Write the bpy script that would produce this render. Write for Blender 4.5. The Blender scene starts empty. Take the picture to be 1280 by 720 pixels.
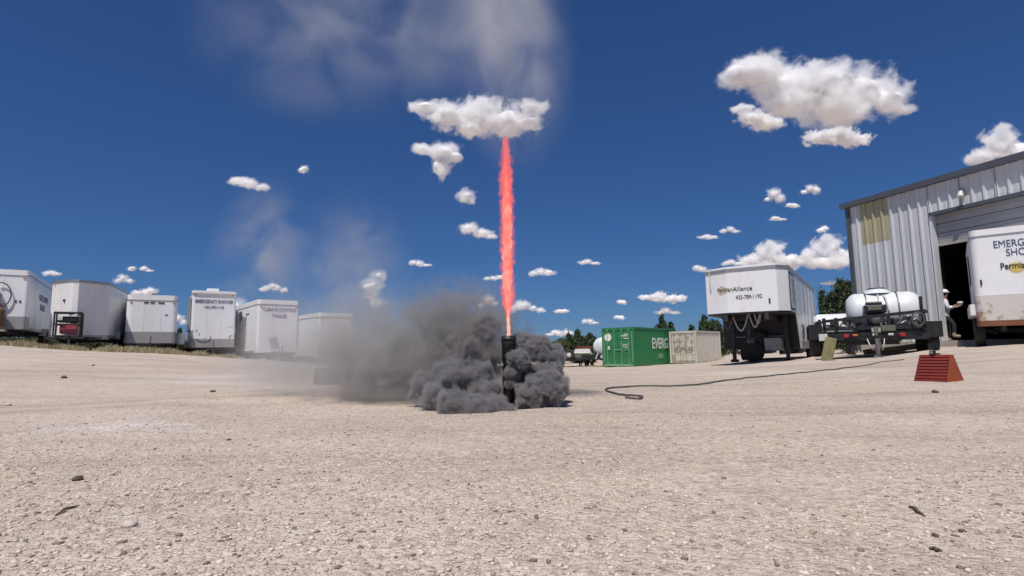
import bpy, bmesh, math, random
import numpy as np
from mathutils import Vector, Matrix, noise as mnoise

random.seed(7); rng = np.random.default_rng(7)
S = bpy.context.scene
C = S.collection
PI = math.pi
R = math.radians

# ------------------------------------------------------------------ camera
F = 700.0                                     # focal length in photo pixels (1280 wide)
CAMZ, PITCH, ROLL = 0.30, math.atan(82/F), R(0.9)
_f = Vector((0, math.cos(PITCH), math.sin(PITCH)))
_u0 = Vector((0, -math.sin(PITCH), math.cos(PITCH)))
_r0 = Vector((1, 0, 0))
_r = _r0*math.cos(ROLL) - _u0*math.sin(ROLL)
_u = _r0*math.sin(ROLL) + _u0*math.cos(ROLL)
CAM = Vector((0, 0, CAMZ))
cd = bpy.data.cameras.new('camera')
cam = bpy.data.objects.new('camera', cd); C.objects.link(cam)
cd.sensor_width = 36; cd.lens = F/1280*36; cd.clip_start = 0.05; cd.clip_end = 40000
cam.matrix_world = Matrix((( _r.x, _u.x, -_f.x, CAM.x), (_r.y, _u.y, -_f.y, CAM.y), (_r.z, _u.z, -_f.z, CAM.z), (0, 0, 0, 1)))
S.camera = cam

# ------------------------------------------------------------------ sky, sun, exposure
SUN_EL, SUN_AZ = R(63), R(200)                # azimuth clockwise from +Y (sun high, behind the camera)
w = bpy.data.worlds.new('World'); S.world = w; w.use_nodes = True
nt = w.node_tree; nt.nodes.clear()
sky = nt.nodes.new('ShaderNodeTexSky'); sky.sky_type = 'NISHITA'; sky.sun_disc = False
sky.sun_elevation = SUN_EL; sky.sun_rotation = SUN_AZ
sky.altitude = 900; sky.air_density = 1.0; sky.dust_density = 0.35; sky.ozone_density = 1.5
hs = nt.nodes.new('ShaderNodeHueSaturation'); hs.inputs['Saturation'].default_value = 1.12
bg = nt.nodes.new('ShaderNodeBackground'); bg.inputs['Strength'].default_value = 0.085
wo = nt.nodes.new('ShaderNodeOutputWorld')
ga = nt.nodes.new('ShaderNodeGamma'); ga.inputs['Gamma'].default_value = .76
mu = nt.nodes.new('ShaderNodeMix'); mu.data_type = 'RGBA'; mu.blend_type = 'MULTIPLY'; mu.inputs['Factor'].default_value = 1; mu.inputs['B'].default_value = (.352, .618, 1.085, 1)
nt.links.new(sky.outputs[0], hs.inputs['Color']); nt.links.new(hs.outputs[0], ga.inputs['Color']); nt.links.new(ga.outputs[0], mu.inputs['A']); nt.links.new(mu.outputs['Result'], bg.inputs['Color']); nt.links.new(bg.outputs[0], wo.inputs['Surface'])
sl = bpy.data.lights.new('sun', 'SUN'); sl.energy = 4.35; sl.angle = R(0.53); sl.color = (1.0, 0.945, 0.87)
so = bpy.data.objects.new('sun', sl); C.objects.link(so)
sdir = Vector((math.sin(SUN_AZ)*math.cos(SUN_EL), math.cos(SUN_AZ)*math.cos(SUN_EL), math.sin(SUN_EL)))
so.rotation_euler = sdir.to_track_quat('Z', 'Y').to_euler(); so.location = (-20, -20, 60)
S.view_settings.view_transform = 'Standard'; S.view_settings.look = 'None'
S.view_settings.exposure = 0.0; S.view_settings.gamma = 1.0
S.view_settings.use_curve_mapping = False
S.cycles.volume_bounces = 6; S.cycles.max_bounces = 8; S.cycles.transparent_max_bounces = 32
S.cycles.volume_step_rate = 1.0; S.cycles.volume_max_steps = 128

# ------------------------------------------------------------------ places
def hor(px): return 442 - math.tan(ROLL)*(px-640)
def P(px, py, d):                              # the point seen at a photo pixel, d metres along the view axis
    return CAM + d*(_f + _r*((px-640)/F) + _u*((360-py)/F))
FAR = np.array([(-260, 20, 1.05), (10, 22, .93), (105, 23, .72), (190, 25, .6), (265, 27, .38), (340, 27, .14), (410, 30, -.12), (520, 34, -.45),
                (640, 37, -.68), (760, 38.5, -.74), (870, 39, -.57), (915, 26, -.25), (950, 18, -.1), (1090, 14.5, .08), (1172, 15.5, .3), (1230, 13, .31), (1400, 12, .42)])
FU = (FAR[:, 0]-640)/F
def terrain(x, y):
    x = np.asarray(x, float); y = np.asarray(y, float)
    u = x/np.maximum(y, .6)
    yc = np.interp(u, FU, FAR[:, 1]); zc = np.interp(u, FU, FAR[:, 2])
    t = np.clip((y-4.2)/(yc-4.2), 0, 1)
    t = t*t*(3-2*t)*.35 + t*.65
    return zc*t
def tz(x, y): return float(terrain(x, y))
def G(px, d):                                  # ground point below a photo column
    p = P(px, hor(px), d); return Vector((p.x, p.y, tz(p.x, p.y)))
def ZP(px, py, d): return P(px, py, d).z

# ------------------------------------------------------------------ materials
def mat(name):
    m = bpy.data.materials.new(name); m.use_nodes = True
    n = m.node_tree.nodes; b = n['Principled BSDF']
    return m, n, m.node_tree.links, b
def rgb(r, g, b):                              # sRGB 0-255 to linear
    f = lambda c: (c/255/12.92 if c/255 <= .04045 else ((c/255+.055)/1.055)**2.4)
    return (f(r), f(g), f(b), 1)
def paint(name, col, rough=.5, metal=0., var=.12, scale=3., dirt=None, dirt_amt=.35, bump=0., bscale=60., coord='Object', spec=.5):
    m, n, l, b = mat(name)
    col = tuple(col[:3])+(1,)
    tc = n.new('ShaderNodeTexCoord'); no = n.new('ShaderNodeTexNoise'); no.inputs['Scale'].default_value = scale; no.inputs['Detail'].default_value = 6; no.inputs['Roughness'].default_value = .65
    l.new(tc.outputs[coord], no.inputs['Vector'])
    mx = n.new('ShaderNodeMix'); mx.data_type = 'RGBA'
    mx.inputs['A'].default_value = tuple(c*(1-var) for c in col[:3])+(1,); mx.inputs['B'].default_value = tuple(min(1, c*(1+var)) for c in col[:3])+(1,)
    l.new(no.outputs['Fac'], mx.inputs['Factor'])
    out = mx.outputs['Result']
    if dirt:
        n2 = n.new('ShaderNodeTexNoise'); n2.inputs['Scale'].default_value = scale*.8; n2.inputs['Detail'].default_value = 8; n2.inputs['Roughness'].default_value = .7
        mp = n.new('ShaderNodeMapping'); mp.inputs['Scale'].default_value = (1.4, 1.4, .35); mp.inputs['Location'].default_value = (3, 7, 1)
        l.new(tc.outputs[coord], mp.inputs['Vector']); l.new(mp.outputs[0], n2.inputs['Vector'])
        cr = n.new('ShaderNodeMapRange'); cr.inputs['From Min'].default_value = .48; cr.inputs['From Max'].default_value = .78; cr.inputs['To Max'].default_value = dirt_amt
        l.new(n2.outputs['Fac'], cr.inputs['Value'])
        m2 = n.new('ShaderNodeMix'); m2.data_type = 'RGBA'; m2.inputs['B'].default_value = tuple(dirt[:3])+(1,)
        l.new(cr.outputs[0], m2.inputs['Factor']); l.new(out, m2.inputs['A']); out = m2.outputs['Result']
    l.new(out, b.inputs['Base Color'])
    b.inputs['Roughness'].default_value = rough; b.inputs['Metallic'].default_value = metal
    b.inputs['Specular IOR Level'].default_value = spec
    if bump:
        n3 = n.new('ShaderNodeTexNoise'); n3.inputs['Scale'].default_value = bscale; n3.inputs['Detail'].default_value = 4
        l.new(tc.outputs[coord], n3.inputs['Vector'])
        bp = n.new('ShaderNodeBump'); bp.inputs['Strength'].default_value = bump; bp.inputs['Distance'].default_value = .02
        l.new(n3.outputs['Fac'], bp.inputs['Height']); l.new(bp.outputs[0], b.inputs['Normal'])
    return m
DUST = (.36, .29, .23)
M = dict(
    white=paint('white trailer paint', (.80, .81, .83), .38, var=.05, scale=1.2, dirt=DUST, dirt_amt=.28, bump=.06, bscale=2.5),
    white2=paint('aged white trailer paint', (.80, .79, .79), .42, var=.06, scale=1.5, dirt=(.33, .27, .22), dirt_amt=.4, bump=.06, bscale=2.5),
    roofwhite=paint('white roof cap', (.80, .80, .80), .4, var=.05, scale=2, dirt=DUST, dirt_amt=.15),
    alu=paint('dull aluminium', (.42, .42, .42), .45, .75, var=.15, scale=6, dirt=DUST, dirt_amt=.4),
    plate=paint('grey tread plate', (.37, .36, .36), .5, .25, var=.18, scale=12, dirt=DUST, dirt_amt=.5, bump=.3, bscale=90),
    dark=paint('dark chassis paint', (.022, .022, .024), .6, var=.3, scale=6, dirt=(.13, .10, .08), dirt_amt=.35),
    black=paint('black paint', (.014, .014, .016), .42, var=.3, scale=8, dirt=(.12, .1, .08), dirt_amt=.25),
    rubber=paint('tyre rubber', (.018, .018, .018), .85, var=.3, scale=14, dirt=(.16, .13, .10), dirt_amt=.5, bump=.3, bscale=50),
    rim=paint('white steel wheel rim', (.62, .62, .60), .45, var=.1, scale=8, dirt=DUST, dirt_amt=.35),
    steel=paint('weathered steel', (.30, .29, .28), .45, .8, var=.25, scale=10, dirt=(.12, .07, .04), dirt_amt=.35),
    tubesteel=paint('sooty steel', (.035, .034, .036), .5, .6, var=.4, scale=18, dirt=(.10, .08, .07), dirt_amt=.4),
    galv=paint('galvanised wall sheet', (.60, .615, .63), .5, .06, var=.08, scale=1.0, dirt=(.20, .20, .20), dirt_amt=.25),
    trim=paint('dark blue grey trim', (.085, .095, .115), .5, .1, var=.15, scale=4),
    skylight=paint('yellowed translucent sheet', (.42, .39, .25), .5, var=.18, scale=1.4, dirt=(.25, .22, .13), dirt_amt=.5),
    rolldoor=paint('grey door slat', (.36, .36, .37), .55, .15, var=.10, scale=1.2, dirt=(.2, .18, .16), dirt_amt=.35),
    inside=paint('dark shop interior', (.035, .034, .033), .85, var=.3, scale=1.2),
    concrete=paint('pale concrete and sunlit door edge', (.40, .37, .33), .85, var=.15, scale=2.2, dirt=(.2, .18, .15), dirt_amt=.4, bump=.2, bscale=30),
    green=paint('green container paint', (.018, .19, .065), .45, var=.12, scale=2.2, dirt=(.10, .12, .07), dirt_amt=.35),
    greenbar=paint('pale green bar', (.16, .34, .21), .5, var=.15, scale=5, dirt=DUST, dirt_amt=.3),
    cream=paint('cream container paint', (.56, .53, .46), .5, var=.08, scale=2, dirt=(.26, .16, .09), dirt_amt=.35),
    creambar=paint('cream bar', (.36, .33, .28), .5, var=.15, scale=5, dirt=(.2, .12, .07), dirt_amt=.4),
    poly=paint('white poly tank', (.68, .71, .74), .45, var=.06, scale=2, dirt=(.4, .37, .32), dirt_amt=.3),
    red=paint('red painted wood', (.18, .016, .009), .62, var=.22, scale=12, dirt=(.12, .03, .02), dirt_amt=.55, bump=.15, bscale=50),
    orange=paint('orange red block end', (.31, .058, .013), .62, var=.2, scale=10, dirt=(.20, .07, .02), dirt_amt=.6, bump=.15, bscale=50),
    camblack=paint('black camera housing', (.010, .010, .011), .35, var=.2, scale=30),
    lens=paint('dark lens glass', (.01, .012, .02), .08, var=.1, scale=30),
    rust=paint('rusty steel', (.20, .075, .035), .8, var=.35, scale=10, dirt=(.09, .04, .02), dirt_amt=.6, bump=.2, bscale=60),
    olive=paint('dull green paint', (.10, .13, .085), .6, var=.2, scale=5, dirt=DUST, dirt_amt=.4),
    wood=paint('weathered timber', (.40, .35, .27), .85, var=.25, scale=8, dirt=(.16, .13, .09), dirt_amt=.5, bump=.3, bscale=40),
    yellowwood=paint('mossy yellow timber', (.23, .21, .10), .85, var=.35, scale=9, dirt=(.10, .10, .05), dirt_amt=.6, bump=.3, bscale=40),
    hose=paint('black hose rubber', (.07, .068, .07), .7, var=.2, scale=10, dirt=DUST, dirt_amt=.4),
    palehose=paint('pale plastic hose', (.50, .48, .45), .5, var=.15, scale=8),
    textblack=paint('black vinyl lettering', (.030, .026, .034), .5, var=.25, scale=14),
    textblue=paint('blue vinyl lettering', (.035, .060, .19), .5, var=.2, scale=14),
    textfade=paint('faded blue lettering', (.13, .16, .24), .6, var=.3, scale=16),
    textlilac=paint('faded lilac lettering', (.24, .22, .34), .6, var=.25, scale=16),
    textwhite=paint('white lettering', (.72, .74, .70), .6, var=.12, scale=6),
    sunburst=paint('faded yellow sunburst', (.60, .46, .12), .6, var=.2, scale=30),
    sootstain=paint('brown grey stain', (.50, .46, .36), .6, var=.2, scale=9),
    glassdark=paint('dark window glass', (.02, .025, .03), .1, var=.2, scale=4),
    engine_red=paint('faded red engine cover', (.36, .06, .08), .5, var=.2, scale=12),
    brown=paint('brown rusted cylinder', (.14, .075, .04), .7, var=.35, scale=5, dirt=(.3, .22, .14), dirt_amt=.5),
    skin=paint('skin', (.40, .22, .15), .6, var=.1, scale=20),
    shirt=paint('white print shirt', (.66, .66, .72), .85, var=.1, scale=9, dirt=(.16, .16, .34), dirt_amt=.7),
    trousers=paint('dark work trousers', (.022, .024, .032), .9, var=.3, scale=9),
    hat=paint('white hard hat', (.78, .77, .74), .35, var=.05, scale=9),
    boot=paint('tan boot', (.30, .25, .20), .8, var=.2, scale=9),
    bark=paint('grey bark', (.10, .075, .055), .9, var=.35, scale=8, bump=.4, bscale=20),
    amber=paint('amber lens', (.55, .16, .02), .3, var=.1, scale=20),
    redlens=paint('red lens', (.40, .02, .02), .3, var=.1, scale=20),
)
def leafmat(name, c0, c1, trans=.25):
    m, n, l, b = mat(name)
    tc = n.new('ShaderNodeTexCoord'); no = n.new('ShaderNodeTexNoise'); no.inputs['Scale'].default_value = 1.7; no.inputs['Detail'].default_value = 5
    l.new(tc.outputs['Object'], no.inputs['Vector'])
    mr = n.new('ShaderNodeMapRange'); mr.inputs['From Min'].default_value = .3; mr.inputs['From Max'].default_value = .7
    l.new(no.outputs['Fac'], mr.inputs['Value'])
    mx = n.new('ShaderNodeMix'); mx.data_type = 'RGBA'; mx.inputs['A'].default_value = c0+(1,); mx.inputs['B'].default_value = c1+(1,)
    l.new(mr.outputs[0], mx.inputs['Factor']); l.new(mx.outputs['Result'], b.inputs['Base Color'])
    b.inputs['Roughness'].default_value = .8
    tr = n.new('ShaderNodeBsdfTranslucent'); l.new(mx.outputs['Result'], tr.inputs['Color'])
    ms = n.new('ShaderNodeMixShader'); ms.inputs[0].default_value = trans
    l.new(b.outputs[0], ms.inputs[1]); l.new(tr.outputs[0], ms.inputs[2]); l.new(ms.outputs[0], n['Material Output'].inputs['Surface'])
    return m
M['juniper'] = leafmat('juniper needles', (.030, .055, .024), (.085, .115, .05))
M['mesquite'] = leafmat('mesquite leaves', (.07, .10, .035), (.13, .15, .06))
M['greytree'] = leafmat('greyed green leaves', (.05, .065, .05), (.10, .12, .09))
M['straw'] = leafmat('dry straw grass', (.34, .30, .18), (.52, .46, .29), .3)
M['brush'] = leafmat('far brush leaves', (.04, .06, .025), (.11, .12, .06))

# ------------------------------------------------------------------ mesh building
class MB:
    def __init__(s): s.v = []; s.f = []; s.sm = []
    def add(s, vs, fs, smooth=False):
        o = len(s.v); s.v += [tuple(v) for v in vs]; s.f += [tuple(i+o for i in f) for f in fs]; s.sm += [smooth]*len(fs); return s
    def box(s, cx, cy, cz, sx, sy, sz, m=None):
        a, b, c = sx/2, sy/2, sz/2
        vs = [Vector((x, y, z)) for z in (-c, c) for y in (-b, b) for x in (-a, a)]
        if m is not None: vs = [m @ v for v in vs]
        vs = [v+Vector((cx, cy, cz)) for v in vs]
        return s.add(vs, [(0, 2, 3, 1), (4, 5, 7, 6), (0, 1, 5, 4), (2, 6, 7, 3), (0, 4, 6, 2), (1, 3, 7, 5)])
    def cyl(s, p0, p1, r0, r1=None, n=14, caps=True, smooth=True):
        p0, p1 = Vector(p0), Vector(p1); r1 = r0 if r1 is None else r1
        z = (p1-p0).normalized(); x = z.orthogonal().normalized(); y = z.cross(x)
        vs = []
        for p, r in ((p0, r0), (p1, r1)):
            vs += [p + x*(r*math.cos(2*PI*i/n)) + y*(r*math.sin(2*PI*i/n)) for i in range(n)]
        s.add(vs, [(i, (i+1) % n, n+(i+1) % n, n+i) for i in range(n)], smooth)
        if caps:
            s.add(vs[:n], [tuple(range(n-1, -1, -1))]); s.add(vs[n:], [tuple(range(n))])
        return s
    def tube(s, pts, r, n=8, smooth=True, caps=True):
        pts = [Vector(p) for p in pts]; rs = r if isinstance(r, (list, tuple)) else [r]*len(pts)
        vs = []; ref = None
        for i, p in enumerate(pts):
            t = (pts[min(i+1, len(pts)-1)]-pts[max(i-1, 0)]).normalized()
            if ref is None: ref = t.orthogonal().normalized()
            x = (ref - t*ref.dot(t)); x = x.normalized() if x.length > 1e-6 else t.orthogonal().normalized(); ref = x; y = t.cross(x)
            vs += [p + x*(rs[i]*math.cos(2*PI*k/n)) + y*(rs[i]*math.sin(2*PI*k/n)) for k in range(n)]
        fs = [(i*n+k, i*n+(k+1) % n, (i+1)*n+(k+1) % n, (i+1)*n+k) for i in range(len(pts)-1) for k in range(n)]
        s.add(vs, fs, smooth)
        if caps:
            s.add(vs[:n], [tuple(range(n-1, -1, -1))]); s.add(vs[-n:], [tuple(range(n))])
        return s
    def prism(s, poly, z0, z1, smooth=False):
        n = len(poly); vs = [(x, y, z0) for x, y in poly]+[(x, y, z1) for x, y in poly]
        s.add(vs, [(i, (i+1) % n, n+(i+1) % n, n+i) for i in range(n)], smooth)
        s.add(vs[:n], [tuple(range(n-1, -1, -1))]); s.add(vs[n:], [tuple(range(n))]); return s
    def loft(s, rings, smooth=True, caps=True, closed=True):
        n = len(rings[0]); vs = [v for r in rings for v in r]
        fs = [(j*n+i, j*n+(i+1) % n, (j+1)*n+(i+1) % n, (j+1)*n+i) for j in range(len(rings)-1) for i in range(n if closed else n-1)]
        s.add(vs, fs, smooth)
        if caps:
            s.add(rings[0], [tuple(range(n-1, -1, -1))]); s.add(rings[-1], [tuple(range(n))])
        return s
    def lathe(s, prof, c=(0, 0, 0), axis='z', n=20, smooth=True):
        rings = []
        for r, h in prof:
            ring = []
            for i in range(n):
                a = 2*PI*i/n; x, y = r*math.cos(a), r*math.sin(a)
                p = {'z': (x, y, h), 'x': (h, x, y), 'y': (y, h, x)}[axis]
                ring.append((p[0]+c[0], p[1]+c[1], p[2]+c[2]))
            rings.append(ring)
        return s.loft(rings, smooth)
    def sphere(s, c, r, sc=(1, 1, 1), nu=14, nv=9):
        rings = []
        for j in range(nv+1):
            t = PI*(j+.03*(j == 0)-.03*(j == nv))/nv
            rings.append([(c[0]+r*sc[0]*math.sin(t)*math.cos(2*PI*i/nu), c[1]+r*sc[1]*math.sin(t)*math.sin(2*PI*i/nu), c[2]-r*sc[2]*math.cos(t)) for i in range(nu)])
        return s.loft(rings)
    def mesh(s, name):
        me = bpy.data.meshes.new(name); me.from_pydata(s.v, [], s.f); me.polygons.foreach_set('use_smooth', s.sm); me.update(); return me
def tag(o, label=None, cat=None, group=None, kind=None):
    if label: o['label'] = label
    if cat: o['category'] = cat
    if group: o['group'] = group
    if kind: o['kind'] = kind
    return o
def obj(name, mb, m, parent=None, bevel=0., seg=2, label=None, loc=None, rot=None):
    me = mb.mesh(name) if isinstance(mb, MB) else mb
    o = bpy.data.objects.new(name, me); C.objects.link(o)
    if m is not None and not me.materials: me.materials.append(m)
    if parent: o.parent = parent
    if loc is not None: o.location = loc
    if rot is not None: o.rotation_euler = rot
    if bevel:
        b = o.modifiers.new('bevel', 'BEVEL'); b.width = bevel; b.segments = seg; b.limit_method = 'ANGLE'; b.angle_limit = R(35)
    if label: o['label'] = label
    return o
def thing(name, label, cat, loc=(0, 0, 0), rz=0., group=None):
    o = bpy.data.objects.new(name, None); C.objects.link(o); o.location = loc; o.rotation_euler = (0, 0, rz); o.empty_display_size = .2
    return tag(o, label, cat, group)
def kids(o): return [c for c in bpy.data.objects if c.parent == o]
def copy_tree(o, parent=None):
    c = o.copy(); C.objects.link(c)
    if parent: c.parent = parent
    for ch in kids(o): copy_tree(ch, c)
    return c
def realize(o):
    dg = bpy.context.evaluated_depsgraph_get(); return bpy.data.meshes.new_from_object(o.evaluated_get(dg))
_tx = {}
def text_mesh(body, size, bold=.0, depth=.004, sx=1., align='LEFT', shear=0.):
    cu = bpy.data.curves.new('lettering', 'FONT'); cu.body = body; cu.size = size; cu.offset = bold; cu.extrude = depth/2; cu.align_x = align; cu.shear = shear
    o = bpy.data.objects.new('lettering', cu); C.objects.link(o)
    bpy.context.view_layer.update()
    me = realize(o); bpy.data.objects.remove(o); bpy.data.curves.remove(cu)
    co = np.zeros(len(me.vertices)*3); me.vertices.foreach_get('co', co); co = co.reshape(-1, 3); co[:, 0] *= sx; me.vertices.foreach_set('co', co.ravel()); me.update()
    return me
def lettering(body, m, parent, loc, size, rot=(PI/2, 0, 0), **k):
    return obj('lettering', text_mesh(body, size, **k), m, parent, loc=loc, rot=rot)
def wheel(parent, x, y, r, w_=.2, rim=None, side=1):
    t = MB(); h = w_/2
    t.lathe([(r*.60, -h*.8), (r*.72, -h), (r*.93, -h*.95), (r, -h*.6), (r, h*.6), (r*.93, h*.95), (r*.72, h), (r*.60, h*.8)], (x, y, r), 'x', 24)
    o = obj('wheel', t, M['rubber'], parent)
    q = MB(); q.lathe([(r*.58, -h*.5), (r*.58, h*.5), (r*.5, h*.4), (r*.34, h*.15), (r*.2, h*.5), (.01, h*.55)] if side > 0 else [(.01, -h*.55), (r*.2, -h*.5), (r*.34, -h*.15), (r*.5, -h*.4), (r*.58, -h*.5), (r*.58, h*.5)], (x, y, r), 'x', 20)
    obj('rim', q, rim or M['rim'], o)
    return o
def rrect(x0, x1, y0, y1, r, n=4):
    p = []
    for cx, cy, a in ((x1-r, y1-r, 0), (x0+r, y1-r, 90), (x0+r, y0+r, 180), (x1-r, y0+r, 270)):
        for i in range(n+1):
            t = R(a+90*i/n); p.append((cx+r*math.cos(t), cy+r*math.sin(t)))
    return p

# ------------------------------------------------------------------ ground
def vnoise(x, y, s, seed):                       # smooth value noise, vectorised
    tab = np.random.default_rng(seed).random((64, 64))
    X, Y = x/s, y/s; i, j = np.floor(X).astype(int), np.floor(Y).astype(int); fx, fy = X-i, Y-j
    fx = fx*fx*(3-2*fx); fy = fy*fy*(3-2*fy)
    t = lambda a, b: tab[a % 64, b % 64]
    return (t(i, j)*(1-fx)+t(i+1, j)*fx)*(1-fy) + (t(i, j+1)*(1-fx)+t(i+1, j+1)*fx)*fy - .5
def relief(x, y):
    r = np.hypot(x, y); a = np.clip(r/2.5, .35, 1)*np.clip(1-(r-40)/40, 0, 1)
    return a*(.05*vnoise(x, y, 1.9, 1)+.022*vnoise(x, y, .55, 2)+.010*vnoise(x, y, .17, 3)*np.clip(6/np.maximum(r, .1), 0, 1))
def gz(x, y): return float(terrain(x, y)+relief(np.array(float(x)), np.array(float(y))))
def ground_at(px, py):                            # where a photo ray meets the ground
    d = CAM - CAM
    ray = (_f + _r*((px-640)/F) + _u*((360-py)/F)); lo, hi = .3, 60.
    for k in range(600):
        t = .3*1.0095**k; p = CAM+ray*t
        if p.z <= gz(p.x, p.y): return Vector((p.x, p.y, gz(p.x, p.y)))
    return CAM+ray*40
def groundmat():
    m, n, l, b = mat('pale caliche gravel')
    tc = n.new('ShaderNodeTexCoord'); pos = tc.outputs['Object']
    def noise(sc, det=6, ro=.6, vec=None, dist=0):
        q = n.new('ShaderNodeTexNoise'); q.inputs['Scale'].default_value = sc; q.inputs['Detail'].default_value = det; q.inputs['Roughness'].default_value = ro; q.inputs['Distortion'].default_value = dist
        l.new(vec or pos, q.inputs['Vector']); return q.outputs['Fac']
    def rng_(v, a, b_, c=0., d=1.):
        q = n.new('ShaderNodeMapRange'); q.inputs['From Min'].default_value = a; q.inputs['From Max'].default_value = b_; q.inputs['To Min'].default_value = c; q.inputs['To Max'].default_value = d
        l.new(v, q.inputs['Value']); return q.outputs[0]
    def mix(f, a, b_, mode='MIX'):
        q = n.new('ShaderNodeMix'); q.data_type = 'RGBA'; q.blend_type = mode
        for k, v in (('A', a), ('B', b_)):
            if isinstance(v, tuple): q.inputs[k].default_value = v
            else: l.new(v, q.inputs[k])
        if isinstance(f, (int, float)): q.inputs['Factor'].default_value = f
        else: l.new(f, q.inputs['Factor'])
        return q.outputs['Result']
    pink = (.60, .495, .425, 1); tan = (.61, .505, .395, 1); pale = (.70, .63, .565, 1); grey = (.50, .43, .38, 1)
    c = mix(rng_(noise(.55, 6), .38, .62), pink, tan)
    c = mix(rng_(noise(.28, 5, .65, None, .8), .44, .60, 0, .8), c, (.46, .365, .295, 1))
    c = mix(rng_(noise(.9, 7, .65), .52, .70, 0, .75), c, grey)
    c = mix(rng_(noise(2.6, 6, .7), .54, .72, 0, .5), c, (.36, .295, .245, 1))
    c = mix(rng_(noise(.42, 5, .65, None, .6), .54, .66, 0, .8), c, pale)
    mp = n.new('ShaderNodeMapping'); mp.inputs['Scale'].default_value = (.12, 1.6, 1); mp.inputs['Rotation'].default_value = (0, 0, .12); l.new(pos, mp.inputs['Vector'])
    tr = noise(1.5, 5, .6, mp.outputs[0])
    c = mix(rng_(tr, .50, .66, 0, .65), c, (.36, .295, .245, 1))
    c = mix(rng_(tr, .30, .42, .3, 0), c, pale)
    for (px_, py_, rx_, ry_) in ((128, 534, .42, .20), (172, 533, .34, .09), (215, 537, .30, .07), (262, 479, 1.0, .35)):
        g_ = ground_at(px_, py_); mp = n.new('ShaderNodeMapping'); mp.vector_type = 'TEXTURE'; mp.inputs['Location'].default_value = (g_.x, g_.y, 0); mp.inputs['Scale'].default_value = (rx_, ry_, 1e4); l.new(pos, mp.inputs['Vector'])
        ln = n.new('ShaderNodeVectorMath'); ln.operation = 'LENGTH'; l.new(mp.outputs[0], ln.inputs[0])
        sm = n.new('ShaderNodeMath'); sm.operation = 'MULTIPLY_ADD'; l.new(noise(4.0, 6, .7), sm.inputs[0]); sm.inputs[1].default_value = 3.2; l.new(ln.outputs['Value'], sm.inputs[2])
        c = mix(rng_(sm.outputs[0], 2.6, 2.1, 0, .55), c, (.68, .63, .59, 1))
    # pebbles of the crushed stone
    bumps = []
    for sc, amt in ((75, .6), (170, .6), (34, .25)):
        v = n.new('ShaderNodeTexVoronoi'); v.inputs['Scale'].default_value = sc; l.new(pos, v.inputs['Vector'])
        sp = n.new('ShaderNodeSeparateColor'); l.new(v.outputs['Color'], sp.inputs['Color'])
        c = mix(rng_(sp.outputs[0], .80, 1, 0, amt), c, (.72, .66, .60, 1))
        c = mix(rng_(sp.outputs[1], .86, 1, 0, amt), c, (.24, .19, .165, 1))
        d = rng_(v.outputs['Distance'], 0, .6, 1, 0); bumps.append((d, sc))
    c = mix(rng_(noise(45, 5, .75), .46, .66, .0, .5), c, (.24, .195, .165, 1))
    c = mix(rng_(noise(14, 6, .75), .55, .75, .0, .45), c, (.32, .27, .235, 1))
    l.new(c, b.inputs['Base Color']); b.inputs['Roughness'].default_value = .95; b.inputs['Specular IOR Level'].default_value = .15
    nrm = None
    for h, dist, st in ((noise(9, 6, .7), .03, .55), (noise(38, 5, .75), .009, .5), (bumps[0][0], .007, .55), (bumps[1][0], .004, .6)):
        bp = n.new('ShaderNodeBump'); bp.inputs['Strength'].default_value = st; bp.inputs['Distance'].default_value = dist
        l.new(h, bp.inputs['Height'])
        if nrm is not None: l.new(nrm, bp.inputs['Normal'])
        nrm = bp.outputs[0]
    l.new(nrm, b.inputs['Normal'])
    return m
M['ground'] = groundmat()
rad = [0.0]+list(.25*1.026**np.arange(0, 245))+list(.25*1.026**245*1.12**np.arange(1, 38))
rad = np.array(rad); NA = 420
ang = np.concatenate([np.linspace(-50, 50, 300, endpoint=False), np.linspace(50, 310, NA-300, endpoint=False)])*PI/180
RR, AA = np.meshgrid(rad[1:], ang, indexing='ij'); GX, GY = RR*np.sin(AA), RR*np.cos(AA)
GZ = terrain(GX, GY)+relief(GX, GY)
gv = np.concatenate([[[0, 0, 0]], np.stack([GX, GY, GZ], -1).reshape(-1, 3)])
ii, jj = np.meshgrid(np.arange(len(rad)-2), np.arange(NA), indexing='ij'); j2 = (jj+1) % NA
gq = np.stack([1+ii*NA+jj, 1+(ii+1)*NA+jj, 1+(ii+1)*NA+j2, 1+ii*NA+j2], -1).reshape(-1, 4)[:, ::-1]
gm = bpy.data.meshes.new('ground'); gm.from_pydata(gv.tolist(), [], gq.tolist()+[(0, 1+j, 1+(j+1) % NA) for j in range(NA)]); gm.polygons.foreach_set('use_smooth', [True]*len(gm.polygons)); gm.update()
if gm.polygons[0].normal.z < 0: gm.flip_normals()
tag(obj('ground', gm, M['ground']), 'pale pinkish gravel yard sloping up to both sides', kind='structure')

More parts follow.
